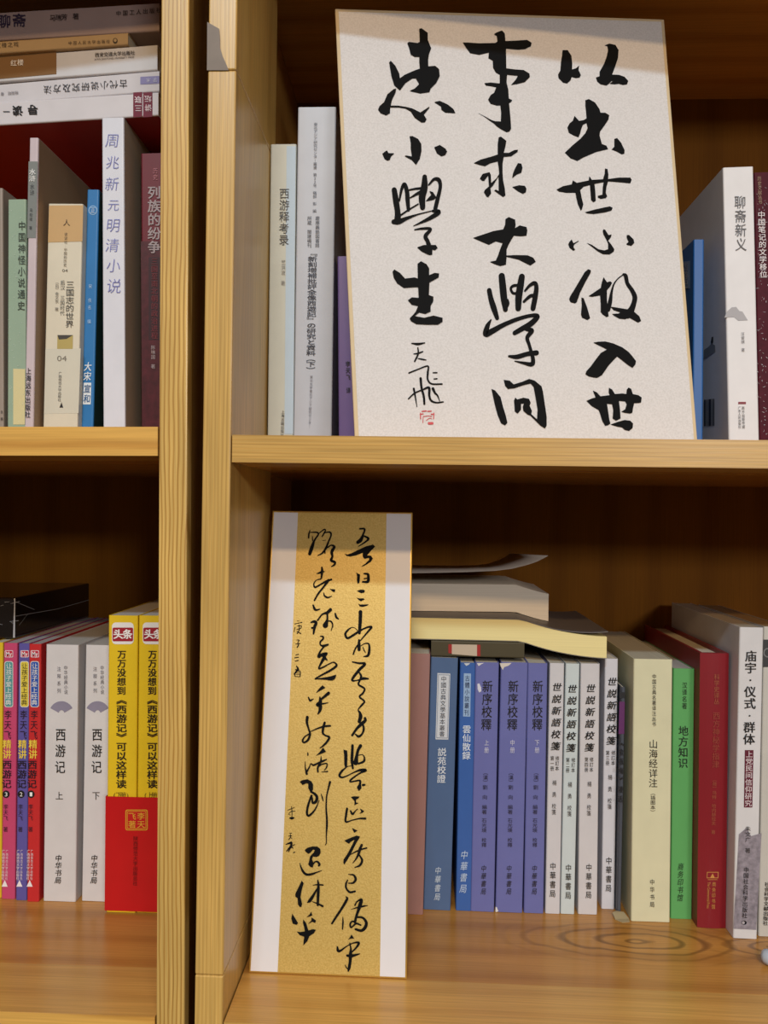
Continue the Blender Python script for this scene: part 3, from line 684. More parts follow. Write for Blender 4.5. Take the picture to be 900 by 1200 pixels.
# ------------------------------------------------------------------ left bookcase, upper shelf: pile lying on the standing books
YS = 0.099
def lying(label, crop, l0, l1, r0, r1, col, zfloor, D=0.15, Y=YS, text_fn=None, X0=-0.40, under=None, yaw=6.0, pages=(190, 180, 160), rough=0.45):
    """spine corners: left top l0, left bottom l1, right top r0, right bottom r1"""
    P = plane_pts(LEFT.M, 1, Y, crop([l0, l1, r0, r1]))
    x1 = float((P[2, 0]+P[3, 0])/2)
    sl = float(np.mean([(P[2, 2]-P[0, 2])/(P[2, 0]-P[0, 0]), (P[3, 2]-P[1, 2])/(P[3, 0]-P[1, 0])]))
    a = 0.0
    th = float(np.mean([P[2, 2]-P[3, 2], P[0, 2]-P[1, 2]]))
    z0 = zfloor
    M = LEFT.M @ Matrix.Translation((x1, Y, z0)) @ Matrix.Rotation(math.radians(-yaw), 4, 'Z') @ Matrix.Translation((X0-x1, 0, 0))
    root = thing('book', label, 'book', M)
    bk = dict(root=root, M=M, T=x1-X0, H=th)
    L_ = x1-X0
    V, F = shell(th, D, L_, 0.0006, 0.0012)
    V = [(z, y, x) for x, y, z in V]
    obj('cover', V, F, paint(col, rough, 'cover'), root)
    if pages not in PAPER: PAPER[pages] = pages_mat('page_edges', pages, 'z')
    box('page_block', 0.0004, L_-0.0004, 0.001, D-0.001, 0.0008, th-0.0008, pages_mat('lying_pages', pages, 'z'), root)
    if under:
        o = obj('lower_cover', [(0, 0.001, -0.0001), (L_, 0.001, -0.0001), (L_, D, -0.0001), (0, D, -0.0001)], [(0, 1, 2, 3)], paint(under, 0.5, 'cover'), root)
        o['label'] = 'red lower cover'
    return bk, z0+th+0.0003
white_top = max((LEFT.M.inverted() @ (bk['M'] @ Vector((0, 0, bk['H'])))).z for bk in BOOKS[-7:])
bk, z = lying('white book at the bottom of the lying pile with a wine red label', K1, (0, 428), (0, 519), (668, 385), (668, 492), (210, 206, 210), white_top+0.0006, D=0.16, yaw=4.5, under=(156, 24, 22), X0=-0.44)
for x0_, x1_ in ((562, 600), (604, 643)):
    patch(bk, K1, [(x0_, 390), (x1_, 388), (x1_, 492), (x0_, 495)], (112, 28, 52), 'label_panel')
for ch, x, y in (('三', 583, 456), ('联', 582, 420), ('讲', 625, 454), ('坛', 624, 416)):
    text(bk, K1, ch, (x-16, y), (x+16, y), 30, (222, 206, 212), 0.008, rot=2, name='series_lettering')
text(bk, K1, '导', (116, 463), (160, 461), 44, INK, 0.022, rot=2)
text(bk, K1, '读', (52, 467), (96, 465), 44, INK, 0.022, rot=2)
text(bk, K1, '一', (14, 470), (40, 469), 30, INK, 0.01, rot=2)
bk, z = lying('white book second from the bottom of the lying pile with a violet label', K1, (0, 345), (0, 427), (672, 290), (672, 384), (206, 202, 206), z, D=0.16, X0=-0.44)
text(bk, K1, '古代小说研究及方法', (540, 350), (180, 378), 36, (44, 40, 44), rot=2)
text(bk, K1, '程国赋 著', (78, 390), (2, 396), 15, (110, 104, 108), rot=2, name='author_lettering')
patch(bk, K1, [(592, 324), (672, 320), (672, 352), (592, 356)], (136, 132, 176), 'label_panel')
text(bk, K1, '学术', (668, 336), (612, 338), 20, (200, 200, 220), rot=2, name='series_lettering')
bk, z = lying('brown and white book in the middle of the lying pile', K1, (0, 228), (0, 335), (664, 178), (664, 288), (206, 204, 206), z, X0=-0.40, yaw=5.0)
patch(bk, K1, [(-80, 222), (238, 207), (238, 312), (-80, 340)], (128, 92, 52), 'brown_panel')
text(bk, K1, '红楼', (44, 268), (100, 262), 27, (224, 214, 204), 0.012)
text(bk, K1, '西安交通大学出版社', (400, 232), (570, 222), 19, (50, 46, 50), 0.008, name='publisher_lettering')
latin(bk, K1, "XI'AN JIAOTONG UNIVERSITY PRESS", (398, 250), (566, 240), 11, (110, 104, 108))
bk, z = lying('thin tan book, second from the top of the lying pile', K1, (0, 168), (0, 220), (540, 130), (540, 182), (176, 146, 104), z, D=0.13, X0=-0.38, yaw=4.0)
text(bk, K1, '红楼之戏', (-20, 192), (80, 185), 22, (70, 60, 46))
text(bk, K1, '中国人民大学出版社', (286, 182), (466, 174), 16, (60, 48, 34), name='publisher_lettering')
patch(bk, K1, ring(486, 172, 10, 12), (60, 48, 34), 'publisher_emblem')
patch(bk, K1, ring(486, 170, 6, 7), (176, 146, 104), 'publisher_emblem_ground', eps=EPS*1.4)
bk, z = lying('grey mauve book on top of the lying pile under the top shelf', K1, (0, 36), (0, 164), (672, 0), (672, 112), (150, 130, 126), z, D=0.155, X0=-0.42, yaw=3.0)
text(bk, K1, '聊斋', (-14, 92), (112, 84), 58, (44, 34, 60), 0.012)
text(bk, K1, '马瑞芳 著', (210, 76), (332, 68), 27, (40, 32, 36), 0.004, name='author_lettering')
text(bk, K1, '中国工人出版社', (486, 58), (684, 42), 23, (40, 30, 28), 0.004, name='publisher_lettering')

# ------------------------------------------------------------------ left bookcase, lower shelf
K3 = Crop(0, 650, 2.668)
b = book('thin yellow book at the left frame edge of the lower left shelf', K3, (-26, 275), (9, 275), (-30, 1072), (3, 1074), ('L', 'low'), (222, 186, 40), D=0.155)
sg = 'three colourful numbered storybook volumes'
for (tl, tr, bl, br, n_, col, lc, tcx, lab) in (
    ((10, 277), (54, 277), (4, 1076), (45, 1078), '3', (196, 72, 112), (86, 150, 150), (28, 24, 22, 21, 19, 17), 'pink numbered paperback, leftmost of the three coloured volumes'),
    ((57, 277), (92, 279), (49, 1079), (82, 1083), '2', (94, 86, 158), (220, 198, 70), (77, 73, 70, 68, 66, 63), 'violet numbered paperback between the pink and the red volume'),
    ((93, 279), (128, 281), (84, 1084), (124, 1087), '1', (196, 44, 46), (48, 84, 170), (109, 106, 103, 100, 97, 95), 'red numbered paperback, rightmost of the three coloured volumes')):
    b = book(lab, K3, tl, tr, bl, br, ('L', 'low'), col, D=0.155, group=sg, pages=(170, 166, 164))
    cx = tcx[0]
    patch(b, K3, rect(cx-13, 299, cx+13, 321, 3), (226, 206, 214), 'badge_label')
    patch(b, K3, rect(cx-11, 301, cx+11, 319, 3), (190, 34, 60), 'badge_ground', eps=EPS*1.3)
    latin(b, K3, 'My', (cx-9, 310), (cx+9, 310), 20, (236, 230, 232), name='badge_lettering', bold=0.01)
    patch(b, K3, rect(cx-14, 333, cx+13, 477, 7), (220, 220, 214), 'series_label')
    patch(b, K3, rect(cx-12, 335, cx+11, 475, 6), lc, 'series_label_ground', eps=EPS*1.3)
    text(b, K3, '让孩子爱上经典', (cx, 339), (cx-2, 472), 19, (236, 236, 230) if n_ != '2' else (40, 40, 34), name='series_lettering')
    text(b, K3, '李天飞', (tcx[1]+1, 485), (tcx[1]-1, 580), 23, (40, 26, 40), 0.002, name='author_lettering')
    text(b, K3, '精讲', (tcx[2], 578), (tcx[2], 640), 27, (236, 206, 74), 0.012, name='subtitle_lettering')
    text(b, K3, '西游记', (tcx[3]+1, 642), (tcx[3]-1, 732), 30, (34, 22, 34), 0.012)
    patch(b, K3, ring(tcx[4], 749, 11, 12), (28, 24, 28), 'volume_emblem')
    latin(b, K3, n_, (tcx[4]-4, 749), (tcx[4]+4, 749), 18, (240, 240, 236), name='volume_lettering')
    text(b, K3, '李天飞 著', (tcx[5]+1, 780), (tcx[5], 868), 15, (50, 30, 44), name='author_lettering')
    text(b, K3, '广西师范大学出版社', (tcx[5]-6, 922), (tcx[5]-8, 1018), 10, (236, 222, 226), name='publisher_lettering')
    text(b, K3, '广西师范大学出版社', (tcx[5]+5, 922), (tcx[5]+3, 1018), 8, (230, 214, 220), name='publisher_lettering')
    patch(b, K3, [(tcx[5]-12, 1038), (tcx[5]-2, 1017), (tcx[5]+7, 1038)], (236, 228, 230), 'publisher_emblem')
b = book('thin dark book set back between the red volume and the white volume', K3, (150, 284), (155.5, 284), (141, 1066), (146, 1066), ('L', 'low'), (48, 38, 36), D=0.13, Y=0.146)
jg = 'two white volumes with a grey fan emblem'
for (tl, tr, bl, br, vol, fx, tcx, lab) in (
    ((148, 281), (245, 284), (135, 1084), (240, 1086), '上', 192, (205, 184, 190, 187, 186, 182), 'worn white paperback with a grey fan, beside the red volume'),
    ((268, 282), (372, 286), (255, 1084), (356, 1086), '下', 305, (319, 297, 304, 301, 301, 294), 'white paperback with a grey fan, partly behind the yellow books')):
    b = book(lab, K3, tl, tr, bl, br, ('L', 'low'), (212, 208, 208), D=0.145, group=jg, pages=(184, 178, 170), Tk=(None if vol == '上' else 0.0225))
    text(b, K3, '中华经典小说', (tcx[0], 346), (tcx[0]+1, 437), 12, (110, 106, 112), name='series_lettering')
    text(b, K3, '注释系列', (tcx[1], 346), (tcx[1], 437), 12, (110, 106, 112), name='series_lettering')
    fan = [(fx+38*math.cos(math.radians(a)), 496-38*math.sin(math.radians(a))) for a in range(25, 156, 10)] + [(fx+10*math.cos(math.radians(a)), 500-14*math.sin(math.radians(a))) for a in range(155, 24, -26)]
    patch(b, K3, fan, (142, 136, 156), 'fan_emblem', var=0.2)
    text(b, K3, '西游记', (tcx[2], 538), (tcx[3], 690), 33, INK, 0.006)
    text(b, K3, vol, (tcx[4]-1, 740), (tcx[4]-1, 768), 25, INK, name='volume_lettering')
    text(b, K3, '中华书局', (tcx[5]+1, 938), (tcx[5]-1, 1030), 21, INK, 0.006, shear=0.15, name='publisher_lettering')
yg = 'two yellow volumes held by one red paper band'
ybooks = []
for (tl, tr, bl, br, vol, tcx, lab) in (
    ((340, 191), (431, 191), (332, 1118), (424, 1120), '下', (383, 381, 379, 378), 'yellow paperback in the red band, left of the two'),
    ((434, 191), (526, 192), (426, 1120), (518, 1121), '上', (479, 477, 476, 475), 'yellow paperback in the red band, right one touching the post')):
    b = book(lab, K3, tl, tr, bl, br, ('L', 'low'), (228, 192, 34), D=0.165, group=yg, pages=(196, 190, 182)); ybooks.append(b)
    cx = tcx[0]+1
    patch(b, K3, rect(cx-34, 212, cx+34, 280, 12), (232, 228, 224), 'badge_label')
    patch(b, K3, rect(cx-32, 228, cx+32, 271, 4), (158, 28, 44), 'badge_ground', eps=EPS*1.3)
    text(b, K3, '头条', (cx-29, 249), (cx+29, 249), 31, (240, 236, 234), 0.022, name='badge_lettering')
    text(b, K3, '万万没想到', (tcx[0]-2, 298), (tcx[1]-2, 440), 28, (40, 32, 16), 0.016)
    text(b, K3, '《西游记》可以这样读', (tcx[1]-1, 440), (tcx[2], 732), 33, (40, 32, 16), 0.018)
    text(b, K3, '(' + vol + '册)', (tcx[3]-27, 752), (tcx[3]+27, 752), 20, (90, 70, 20), name='volume_lettering')
# one red band round both
b0, b1 = ybooks
Mb = b0['M']
zt_ = float(plane_pts(Mb, 1, -0.0009, K3([(380, 757)]))[0, 2])
Tt = float((Mb.inverted() @ (b1['M'] @ Vector((b1['T'], 0, 0)))).x)
g = 0.0006; t = 0.0003
lo = [(-g-t, 0.14), (-g-t, -g-t), (Tt+g+t, -g-t), (Tt+g+t, 0.14), (Tt+g, 0.14), (Tt+g, -g), (-g, -g), (-g, 0.14)]
n = len(lo); z0_ = 0.0015
V = [(x, y, z0_) for x, y in lo]+[(x, y, zt_) for x, y in lo]
F = [(i, (i+1) % n, n+(i+1) % n, n+i) for i in range(n)]
tt = tessellate_polygon([[Vector((x, y, 0)) for x, y in lo]]); F += [tuple(f) for f in tt]+[tuple(n+i for i in f) for f in tt]
band = thing('paper_band', 'red paper band with a gold square wrapped round two yellow paperbacks', 'paper band', Mb)
obj('band', V, F, paint((190, 20, 24), 0.4, 'band_paper'), band)
bb = dict(root=band, M=Mb @ Matrix.Translation((0, -g-t, 0)), T=Tt)
band_off = Matrix.Translation((0, -g-t, 0))
for fn in range(1):
    n0 = len(band.children)
    patch(bb, K3, rect(392, 797, 462, 862, 6), (206, 150, 40), 'gold_label')
    patch(bb, K3, rect(395, 800, 459, 859, 5), (190, 26, 24), 'gold_label_ground', eps=EPS*1.3)
    patch(bb, K3, rect(397, 802, 457, 857, 4), (206, 150, 40), 'gold_label_rule', eps=EPS*1.5)
    patch(bb, K3, rect(399, 804, 455, 855, 4), (190, 26, 24), 'gold_label_field', eps=EPS*1.6)
    text(bb, K3, '李天', (441, 806), (441, 856), 25, (214, 160, 50), 0.006, name='author_lettering')
    text(bb, K3, '飞著', (413, 806), (413, 856), 25, (214, 160, 50), 0.006, name='author_lettering')
    text(bb, K3, '陕西师范大学出版总社', (424, 880), (422, 1036), 15, (96, 14, 16), name='publisher_lettering')
    for ch in band.children:
        if ch.name.split('.')[0] != 'band': ch.matrix_basis = band_off

# black boxed book in shrink film lying on the coloured volumes
Kb = Crop(0, 480, 3.0)
ztl = max((LEFT.M.inverted() @ (bk['M'] @ Vector((bk['T'], 0, bk['H'])))).z for bk in BOOKS if bk['root']['label'].split()[0] in ('pink', 'violet', 'red', 'thin') and 'frame edge' not in bk['root']['label'] or bk['root'].get('group') == sg)
ztl += 0.0006
c0 = plane_pts(LEFT.M, 2, ztl, Kb([(53, 806)]))[0]
z1 = float(plane_pts(LEFT.M, 1, float(c0[1]), Kb([(56, 662)]))[0, 2])
xr, yf = float(c0[0]), float(c0[1])
M = LEFT.M @ Matrix.Translation((xr, yf, ztl)) @ Matrix.Rotation(math.radians(-1.5), 4, 'Z')
root = thing('boxed_book', 'black boxed book in glossy film lying on the coloured volumes at left', 'box', M)
hb = z1-ztl
bx = dict(root=root, M=M, T=0.0)
obj('case', *boxvf(-0.2, 0, 0, 0.137, 0, hb), paint((24, 18, 16), 0.16, 'black_case', 0.2, 0.6), root, bevel=0.0015)
V = []; F = []
r_ = random.Random(4)
for _ in range(26):
    z_ = r_.uniform(0.05, 0.95)*hb; x_ = r_.uniform(-0.06, -0.001); a_ = r_.uniform(-1, 1); l_ = r_.uniform(0.002, 0.009); k = len(V)
    dx, dz = math.cos(a_)*l_, math.sin(a_)*l_*0.5; w_ = 0.00018
    V += [(x_, -0.0004, z_), (x_+dx, -0.0004, min(hb, max(0, z_+dz))), (x_+dx, -0.0004, min(hb, max(0, z_+dz))+w_), (x_, -0.0004, z_+w_)]; F.append((k, k+1, k+2, k+3))
k = len(V); V += [(-0.0015, -0.0005, 0.001), (0.0002, -0.0005, 0.001), (0.0002, -0.0005, hb-0.001), (-0.0006, -0.0005, hb-0.001)]; F.append((k, k+1, k+2, k+3))
for (y0_, z0_, y1_, z1_) in ((0.0, 0.55, 0.07, 0.47), (0.07, 0.47, 0.135, 0.5), (0.0, 0.9, 0.03, 0.6), (0.005, 0.3, 0.02, 0.55)):
    k = len(V); V += [(0.0005, y0_, z0_*hb), (0.0005, y1_, z1_*hb), (0.0005, y1_, z1_*hb+0.0003), (0.0005, y0_, z0_*hb+0.0003)]; F.append((k, k+1, k+2, k+3))
obj('crease_glint_patch', V, F, paint((170, 168, 170), 0.25, 'crease_glint', 0.05), root)  # creases and corner edge of the film, glints painted as pale strips

# ------------------------------------------------------------------ calligraphy cards
def card_frame(origin, u, v):
    u = Vector(u).normalized(); v = Vector(v); v = (v-u*v.dot(u)).normalized(); n = u.cross(v)   # n points to the viewer
    return Matrix(((u.x, v.x, n.x, origin[0]), (u.y, v.y, n.y, origin[1]), (u.z, v.z, n.z, origin[2]), (0, 0, 0, 1)))
def slab(name, quad, z0, z1, mat, parent, bevel=0.0):
    V = [(p[0], p[1], z0) for p in quad]+[(p[0], p[1], z1) for p in quad]
    F = [(3, 2, 1, 0), (4, 5, 6, 7), (0, 1, 5, 4), (1, 2, 6, 5), (2, 3, 7, 6), (3, 0, 4, 7)]
    return obj(name, V, F, mat, parent, bevel=bevel)
def inset(quad, d):
    c = np.mean(np.array(quad), axis=0); return [(p[0]+(d if p[0] < c[0] else -d), p[1]+(d if p[1] < c[1] else -d)) for p in quad]
ink_m = paint((11, 11, 12), 0.7, 'brush_ink', 0.1, 0.12)

# -- the large white card on the upper shelf
def fibre_paper():
    mt, nt, b = principled('fibre_paper'); N = nt.nodes; L = nt.links
    tc = N.new('ShaderNodeTexCoord')
    n1 = N.new('ShaderNodeTexNoise'); n1.inputs['Scale'].default_value = 800; n1.inputs['Detail'].default_value = 6
    L.new(tc.outputs['Object'], n1.inputs['Vector'])
    cr = N.new('ShaderNodeValToRGB'); e = cr.color_ramp.elements
    e[0].position = 0.36; e[0].color = lin((206, 202, 200))+(1,); e[1].position = 0.62; e[1].color = lin((217, 213, 212))+(1,)
    L.new(n1.outputs['Fac'], cr.inputs[0])
    n2 = N.new('ShaderNodeTexVoronoi'); n2.feature = 'DISTANCE_TO_EDGE'; n2.inputs['Scale'].default_value = 170
    n3 = N.new('ShaderNodeTexNoise'); n3.inputs['Scale'].default_value = 60; L.new(tc.outputs['Object'], n3.inputs['Vector'])
    mx = N.new('ShaderNodeMix'); mx.data_type = 'RGBA'; mx.blend_type = 'LINEAR_LIGHT'; mx.inputs[0].default_value = 0.03
    L.new(tc.outputs['Object'], mx.inputs[6]); L.new(n3.outputs['Color'], mx.inputs[7]); L.new(mx.outputs[2], n2.inputs['Vector'])
    mr = N.new('ShaderNodeMapRange'); mr.inputs['From Max'].default_value = 0.02; mr.inputs['To Min'].default_value = 0.93
    L.new(n2.outputs['Distance'], mr.inputs['Value'])
    m2 = N.new('ShaderNodeMix'); m2.data_type = 'RGBA'; m2.blend_type = 'MULTIPLY'; m2.inputs[0].default_value = 1
    L.new(cr.outputs[0], m2.inputs[6]); L.new(mr.outputs[0], m2.inputs[7]); L.new(m2.outputs[2], b.inputs['Base Color'])
    b.inputs['Roughness'].default_value = 0.8; b.inputs['Specular IOR Level'].default_value = 0.15
    return mt
th, lean = math.radians(7.0), math.radians(10.5)
u = (math.cos(th), math.sin(th), 0); hn = Vector((-math.sin(th), math.cos(th), 0))
v = Vector((0, 0, math.cos(lean)))+hn*math.sin(lean)
MC = card_frame((-0.045, 0.036, 0.0458), u, v)
def on_card(Mw, px, z=0.0): return plane_pts(Mw, 2, z, px)
q = on_card(MC, [(415.6, 511), (817.5, 517.5), (778.3, 22.5), (392.6, 10)])
# run the sides down to the shelf (card plane y = 0)
def down(a, b_): t_ = (0-b_[1])/(a[1]-b_[1]); return (b_[0]+t_*(a[0]-b_[0]), 0.0)
quad = [down(q[0], q[3]), down(q[1], q[2]), (q[2][0], q[2][1]), (q[3][0], q[3][1])]
root = thing('calligraphy_card', 'large white card with three columns of black brush calligraphy', 'calligraphy', MC)
slab('backing_board', quad, -0.0024, 0.0, paint((206, 184, 146), 0.6, 'card_edge'), root, 0.0006)
slab('paper_sheet', inset(quad, 0.0026), 0.00005, 0.0003, fibre_paper(), root)
A = [Crop(640, 40, 7.5), Crop(640, 100, 7.5), Crop(640, 190, 7.5), Crop(650, 300, 7.5), Crop(660, 395, 7.5)]
B = [Crop(535, 30, 7.5), Crop(535, 145, 7.5), Crop(545, 230, 7.5)]
Cc = [Crop(550, 310, 7.5), Crop(560, 400, 7.5)]
Dd = [Crop(430, 25, 7.5), Crop(430, 130, 7.5), Crop(430, 195, 7.5), Crop(440, 285, 7.5), Crop(450, 390, 7.5)]
big = []
def P_(c, *p): big.append((c, 'P', list(p)))
def S_(c, *p): big.append((c, 'S', list(p)))
P_(A[0], (145,140),(190,140),(222,190),(230,260),(228,310),(262,300),(290,275),(285,315),(306,360),(295,380),(262,385),(225,375),(215,405),(185,432),(150,425),(110,385),(105,355),(125,320),(130,250),(140,190))
P_(A[0], (515,98),(555,82),(610,95),(637,140),(632,210),(605,290),(580,355),(640,357),(690,375),(722,410),(712,440),(675,445),(640,435),(600,440),(558,435),(590,410),(575,412),(553,435),(530,450),(480,440),(450,415),(438,380),(470,370),(470,330),(510,260),(535,190),(545,140),(540,105))
P_(A[1], (345,130),(375,120),(430,150),(470,210),(478,240),(520,240),(555,262),(548,300),(515,350),(475,405),(470,440),(490,515),(530,530),(545,560),(500,570),(440,585),(370,615),(330,632),(275,663),(215,640),(165,590),(240,520),(300,470),(345,420),(365,375),(355,330),(325,345),(310,380),(300,420),(285,455),(245,440),(200,415),(187,370),(205,335),(235,310),(250,268),(290,312),(330,305),(355,290),(352,240),(345,180))
P_(A[1], (600,470),(625,463),(660,505),(690,570),(688,600),(665,605),(620,580),(575,562),(600,540))
P_(A[2], (92,240),(150,210),(225,195),(235,160),(270,182),(375,160),(380,122),(402,155),(500,150),(515,100),(518,55),(540,60),(548,110),(545,148),(640,135),(740,135),(752,155),(740,185),(640,175),(545,168),(530,220),(525,270),(537,300),(525,315),(480,322),(455,310),(455,295),(495,285),(498,220),(505,175),(425,190),(432,250),(437,340),(415,352),(395,330),(390,260),(385,200),(330,215),(300,245),(312,310),(327,370),(315,415),(305,425),(280,370),(265,310),(258,268),(180,268),(115,258))
P_(A[2], (340,440),(420,418),(500,400),(560,388),(585,400),(575,425),(520,440),(420,455),(365,450))
P_(A[2], (225,678),(240,712),(285,690),(288,694),(248,722),(240,745),(255,770),(240,778),(205,750),(195,720),(205,700))
P_(A[2], (505,588),(520,595),(548,640),(575,635),(572,655),(555,680),(545,690),(570,720),(600,765),(595,785),(560,810),(500,808),(450,780),(400,740),(355,708),(400,725),(460,765),(510,775),(545,765),(545,715),(530,680),(505,635),(498,605))
P_(A[2], (710,640),(730,640),(770,680),(775,710),(750,735),(710,725),(705,718),(725,700),(708,660))
P_(A[3], (295,115),(320,125),(315,150),(270,230),(225,320),(195,405),(180,415),(140,405),(128,380),(135,355),(170,300),(220,215),(265,140))
P_(A[3], (235,365),(255,370),(285,450),(312,545),(290,562),(240,540),(232,510),(238,430))
P_(A[3], (430,185),(460,230),(490,222),(505,235),(490,265),(460,300),(460,390),(475,530),(455,535),(420,510),(405,490),(405,420),(400,345),(330,358),(298,352),(360,310),(405,280),(415,230))
S_(A[3], (470,470,40),(488,400,36),(500,320,22),(520,250,14),(555,200,10),(600,165,10))
S_(A[3], (605,160,20),(625,175,34),(640,240,32),(680,300,36),(705,360,42),(695,420,44),(670,480,60),(640,510,80))
P_(A[3], (490,445),(530,450),(640,468),(700,490),(745,530),(760,570),(735,585),(690,560),(655,540),(620,555),(570,550),(525,525),(505,508),(560,505),(580,495),(520,475))
P_(A[4], (265,48),(310,40),(370,38),(440,55),(520,90),(575,130),(610,170),(640,210),(635,240),(610,270),(570,245),(520,205),(475,170),(440,205),(395,255),(365,300),(340,335),(300,358),(270,355),(225,345),(195,325),(205,298),(240,260),(280,205),(330,140),(385,108),(330,80))
P_(A[4], (205,560),(250,540),(285,530),(262,470),(295,485),(328,520),(410,510),(400,485),(402,445),(430,460),(455,500),(520,495),(555,500),(560,460),(575,443),(598,455),(612,500),(660,510),(690,530),(685,575),(660,580),(625,580),(615,620),(608,665),(590,672),(540,665),(510,655),(545,635),(558,590),(545,565),(490,560),(500,640),(505,715),(465,735),(435,715),(440,640),(430,590),(385,585),(395,650),(405,720),(415,760),(395,775),(370,780),(345,740),(320,660),(310,640),(250,605))
P_(A[4], (415,768),(480,745),(540,728),(590,735),(615,760),(610,800),(580,825),(540,815),(520,795),(470,785))
P_(B[0], (330,75),(350,60),(400,42),(425,70),(430,135),(520,132),(620,125),(660,150),(655,180),(600,205),(540,210),(435,200),(438,375),(520,385),(590,390),(640,420),(645,450),(600,495),(540,510),(480,520),(520,475),(540,440),(445,430),(440,500),(455,560),(460,640),(490,655),(480,670),(462,680),(470,760),(478,860),(480,905),(465,930),(440,935),(385,905),(350,880),(300,830),(340,840),(390,842),(392,760),(385,700),(350,700),(300,685),(278,650),(300,610),(330,590),(350,540),(300,530),(260,525),(245,505),(300,500),(380,508),(380,430),(345,410),(322,370),(318,305),(280,285),(285,235),(200,255),(120,240),(90,200),(55,148),(100,148),(200,155),(340,152),(360,140),(355,90))
S_(B[0], (195,770,2),(250,800,5),(300,832,12),(345,855,25))
P_(B[1], (370,120),(390,112),(438,150),(430,200),(415,255),(460,255),(510,230),(540,228),(538,245),(480,285),(415,290),(405,350),(405,430),(410,500),(425,570),(430,630),(410,643),(370,615),(330,585),(345,578),(370,590),(370,500),(368,465),(320,545),(298,565),(305,610),(280,645),(265,640),(240,600),(250,580),(285,550),(280,480),(278,455),(245,500),(225,500),(205,480),(230,440),(290,425),(302,450),(305,520),(350,480),(375,440),(370,380),(362,330),(300,345),(250,372),(200,360),(152,345),(210,315),(300,290),(362,270),(362,180))
P_(B[1], (540,345),(570,350),(580,385),(570,430),(530,445),(490,478),(495,440),(510,400))
P_(B[1], (490,555),(550,540),(600,545),(615,570),(610,600),(585,615),(545,595))
P_(B[2], (355,200),(385,182),(440,205),(445,250),(440,280),(480,255),(540,270),(548,300),(540,345),(490,350),(430,345),(405,385),(380,430),(365,470),(365,540),(360,600),(310,612),(260,595),(218,575),(270,565),(290,520),(310,460),(330,410),(270,395),(210,425),(150,400),(70,365),(160,335),(250,305),(335,290),(352,250))
P_(B[2], (360,520),(450,516),(550,518),(600,540),(622,575),(575,607),(540,590),(470,555),(362,530))
S_(Cc[0], (175,225,40),(190,300,45),(215,380,50),(245,470,35))
S_(Cc[0], (285,100,55),(295,200,60),(305,300,58),(318,395,42))
S_(Cc[0], (335,310,20),(340,345,26),(320,390,20))
S_(Cc[0], (462,105,52),(450,180,60),(435,280,60),(430,385,50))
S_(Cc[0], (440,180,22),(390,185,25),(365,210,22),(385,250,22),(430,250,25))
S_(Cc[0], (490,230,18),(530,185,28),(575,162,35),(590,200,38),(580,280,45),(560,385,44))
S_(Cc[0], (480,325,22),(530,280,30),(560,270,30))
S_(Cc[0], (190,485,12),(160,540,40),(145,610,50),(200,585,50),(300,530,40),(420,480,35),(540,448,32),(600,455,40),(540,520,50),(470,560,45),(400,600,40))
S_(Cc[0], (500,570,25),(550,580,40),(510,640,35),(525,700,28),(545,770,30),(560,830,35),(550,875,40),(480,865,25),(400,848,8))
S_(Cc[0], (350,805,20),(420,810,40),(510,785,40),(590,775,45))
P_(Cc[1], (120,418),(150,430),(200,490),(220,570),(245,650),(260,715),(240,738),(205,720),(175,650),(150,560))
P_(Cc[1], (228,338),(280,345),(315,378),(390,355),(450,330),(500,345),(560,395),(572,440),(590,560),(605,660),(605,740),(590,765),(550,740),(460,650),(440,645),(400,610),(395,575),(405,545),(380,548),(380,600),(350,635),(325,615),(318,520),(330,493),(345,510),(400,495),(450,505),(465,540),(455,565),(475,610),(470,640),(520,685),(525,600),(505,480),(490,400),(465,370),(400,385),(320,412),(265,418),(240,390))
P_(Dd[0], (460,65),(480,60),(535,100),(535,165),(565,235),(545,290),(538,340),(540,395),(600,390),(635,420),(640,480),(610,540),(560,590),(550,620),(470,632),(375,610),(420,590),(460,550),(430,500),(400,500),(340,540),(310,580),(290,605),(240,560),(215,480),(195,360),(210,345),(250,390),(285,460),(290,500),(330,470),(420,430),(465,415),(460,360),(460,310),(420,310),(385,290),(370,230),(355,190),(370,180),(445,190),(465,180))
P_(Dd[0], (235,595),(258,590),(250,630),(220,690),(210,740),(270,740),(340,750),(400,765),(470,800),(500,780),(550,748),(548,760),(500,820),(525,860),(510,885),(480,887),(420,845),(385,790),(340,765),(280,755),(205,755),(203,805),(170,825),(120,805),(98,775),(110,745),(150,710),(180,640))
P_(Dd[0], (592,708),(640,698),(710,730),(760,770),(778,805),(690,800),(655,775),(650,745))
P_(Dd[1], (375,222),(400,220),(450,245),(478,290),(480,350),(465,420),(432,472),(395,430),(330,395),(345,390),(395,400),(385,330),(385,280))
P_(Dd[1], (135,375),(175,345),(190,370),(242,372),(215,395),(200,430),(180,435),(155,420))
P_(Dd[1], (592,318),(640,298),(690,330),(705,355),(690,385),(655,397),(615,370))
S_(Dd[2], (240,205,45),(255,300,52),(270,400,50),(270,470,60))
S_(Dd[2], (285,300,15),(305,200,25),(330,155,32),(352,220,38),(358,300,38),(365,380,30))
S_(Dd[2], (508,90,40),(505,180,60),(485,270,60),(490,360,45))
S_(Dd[2], (375,205,14),(430,195,18),(480,190,20)); S_(Dd[2], (380,275,10),(440,240,25),(480,220,30))
S_(Dd[2], (545,160,15),(590,112,25),(632,118,35),(645,180,30),(620,290,35),(600,375,35))
P_(Dd[2], (550,215),(580,225),(610,270),(590,290),(550,300),(515,305),(545,270),(565,250))
S_(Dd[2], (450,330,12),(360,385,14),(300,425,16))
S_(Dd[2], (235,485,40),(280,485,45),(350,455,30),(450,420,12),(570,390,8))
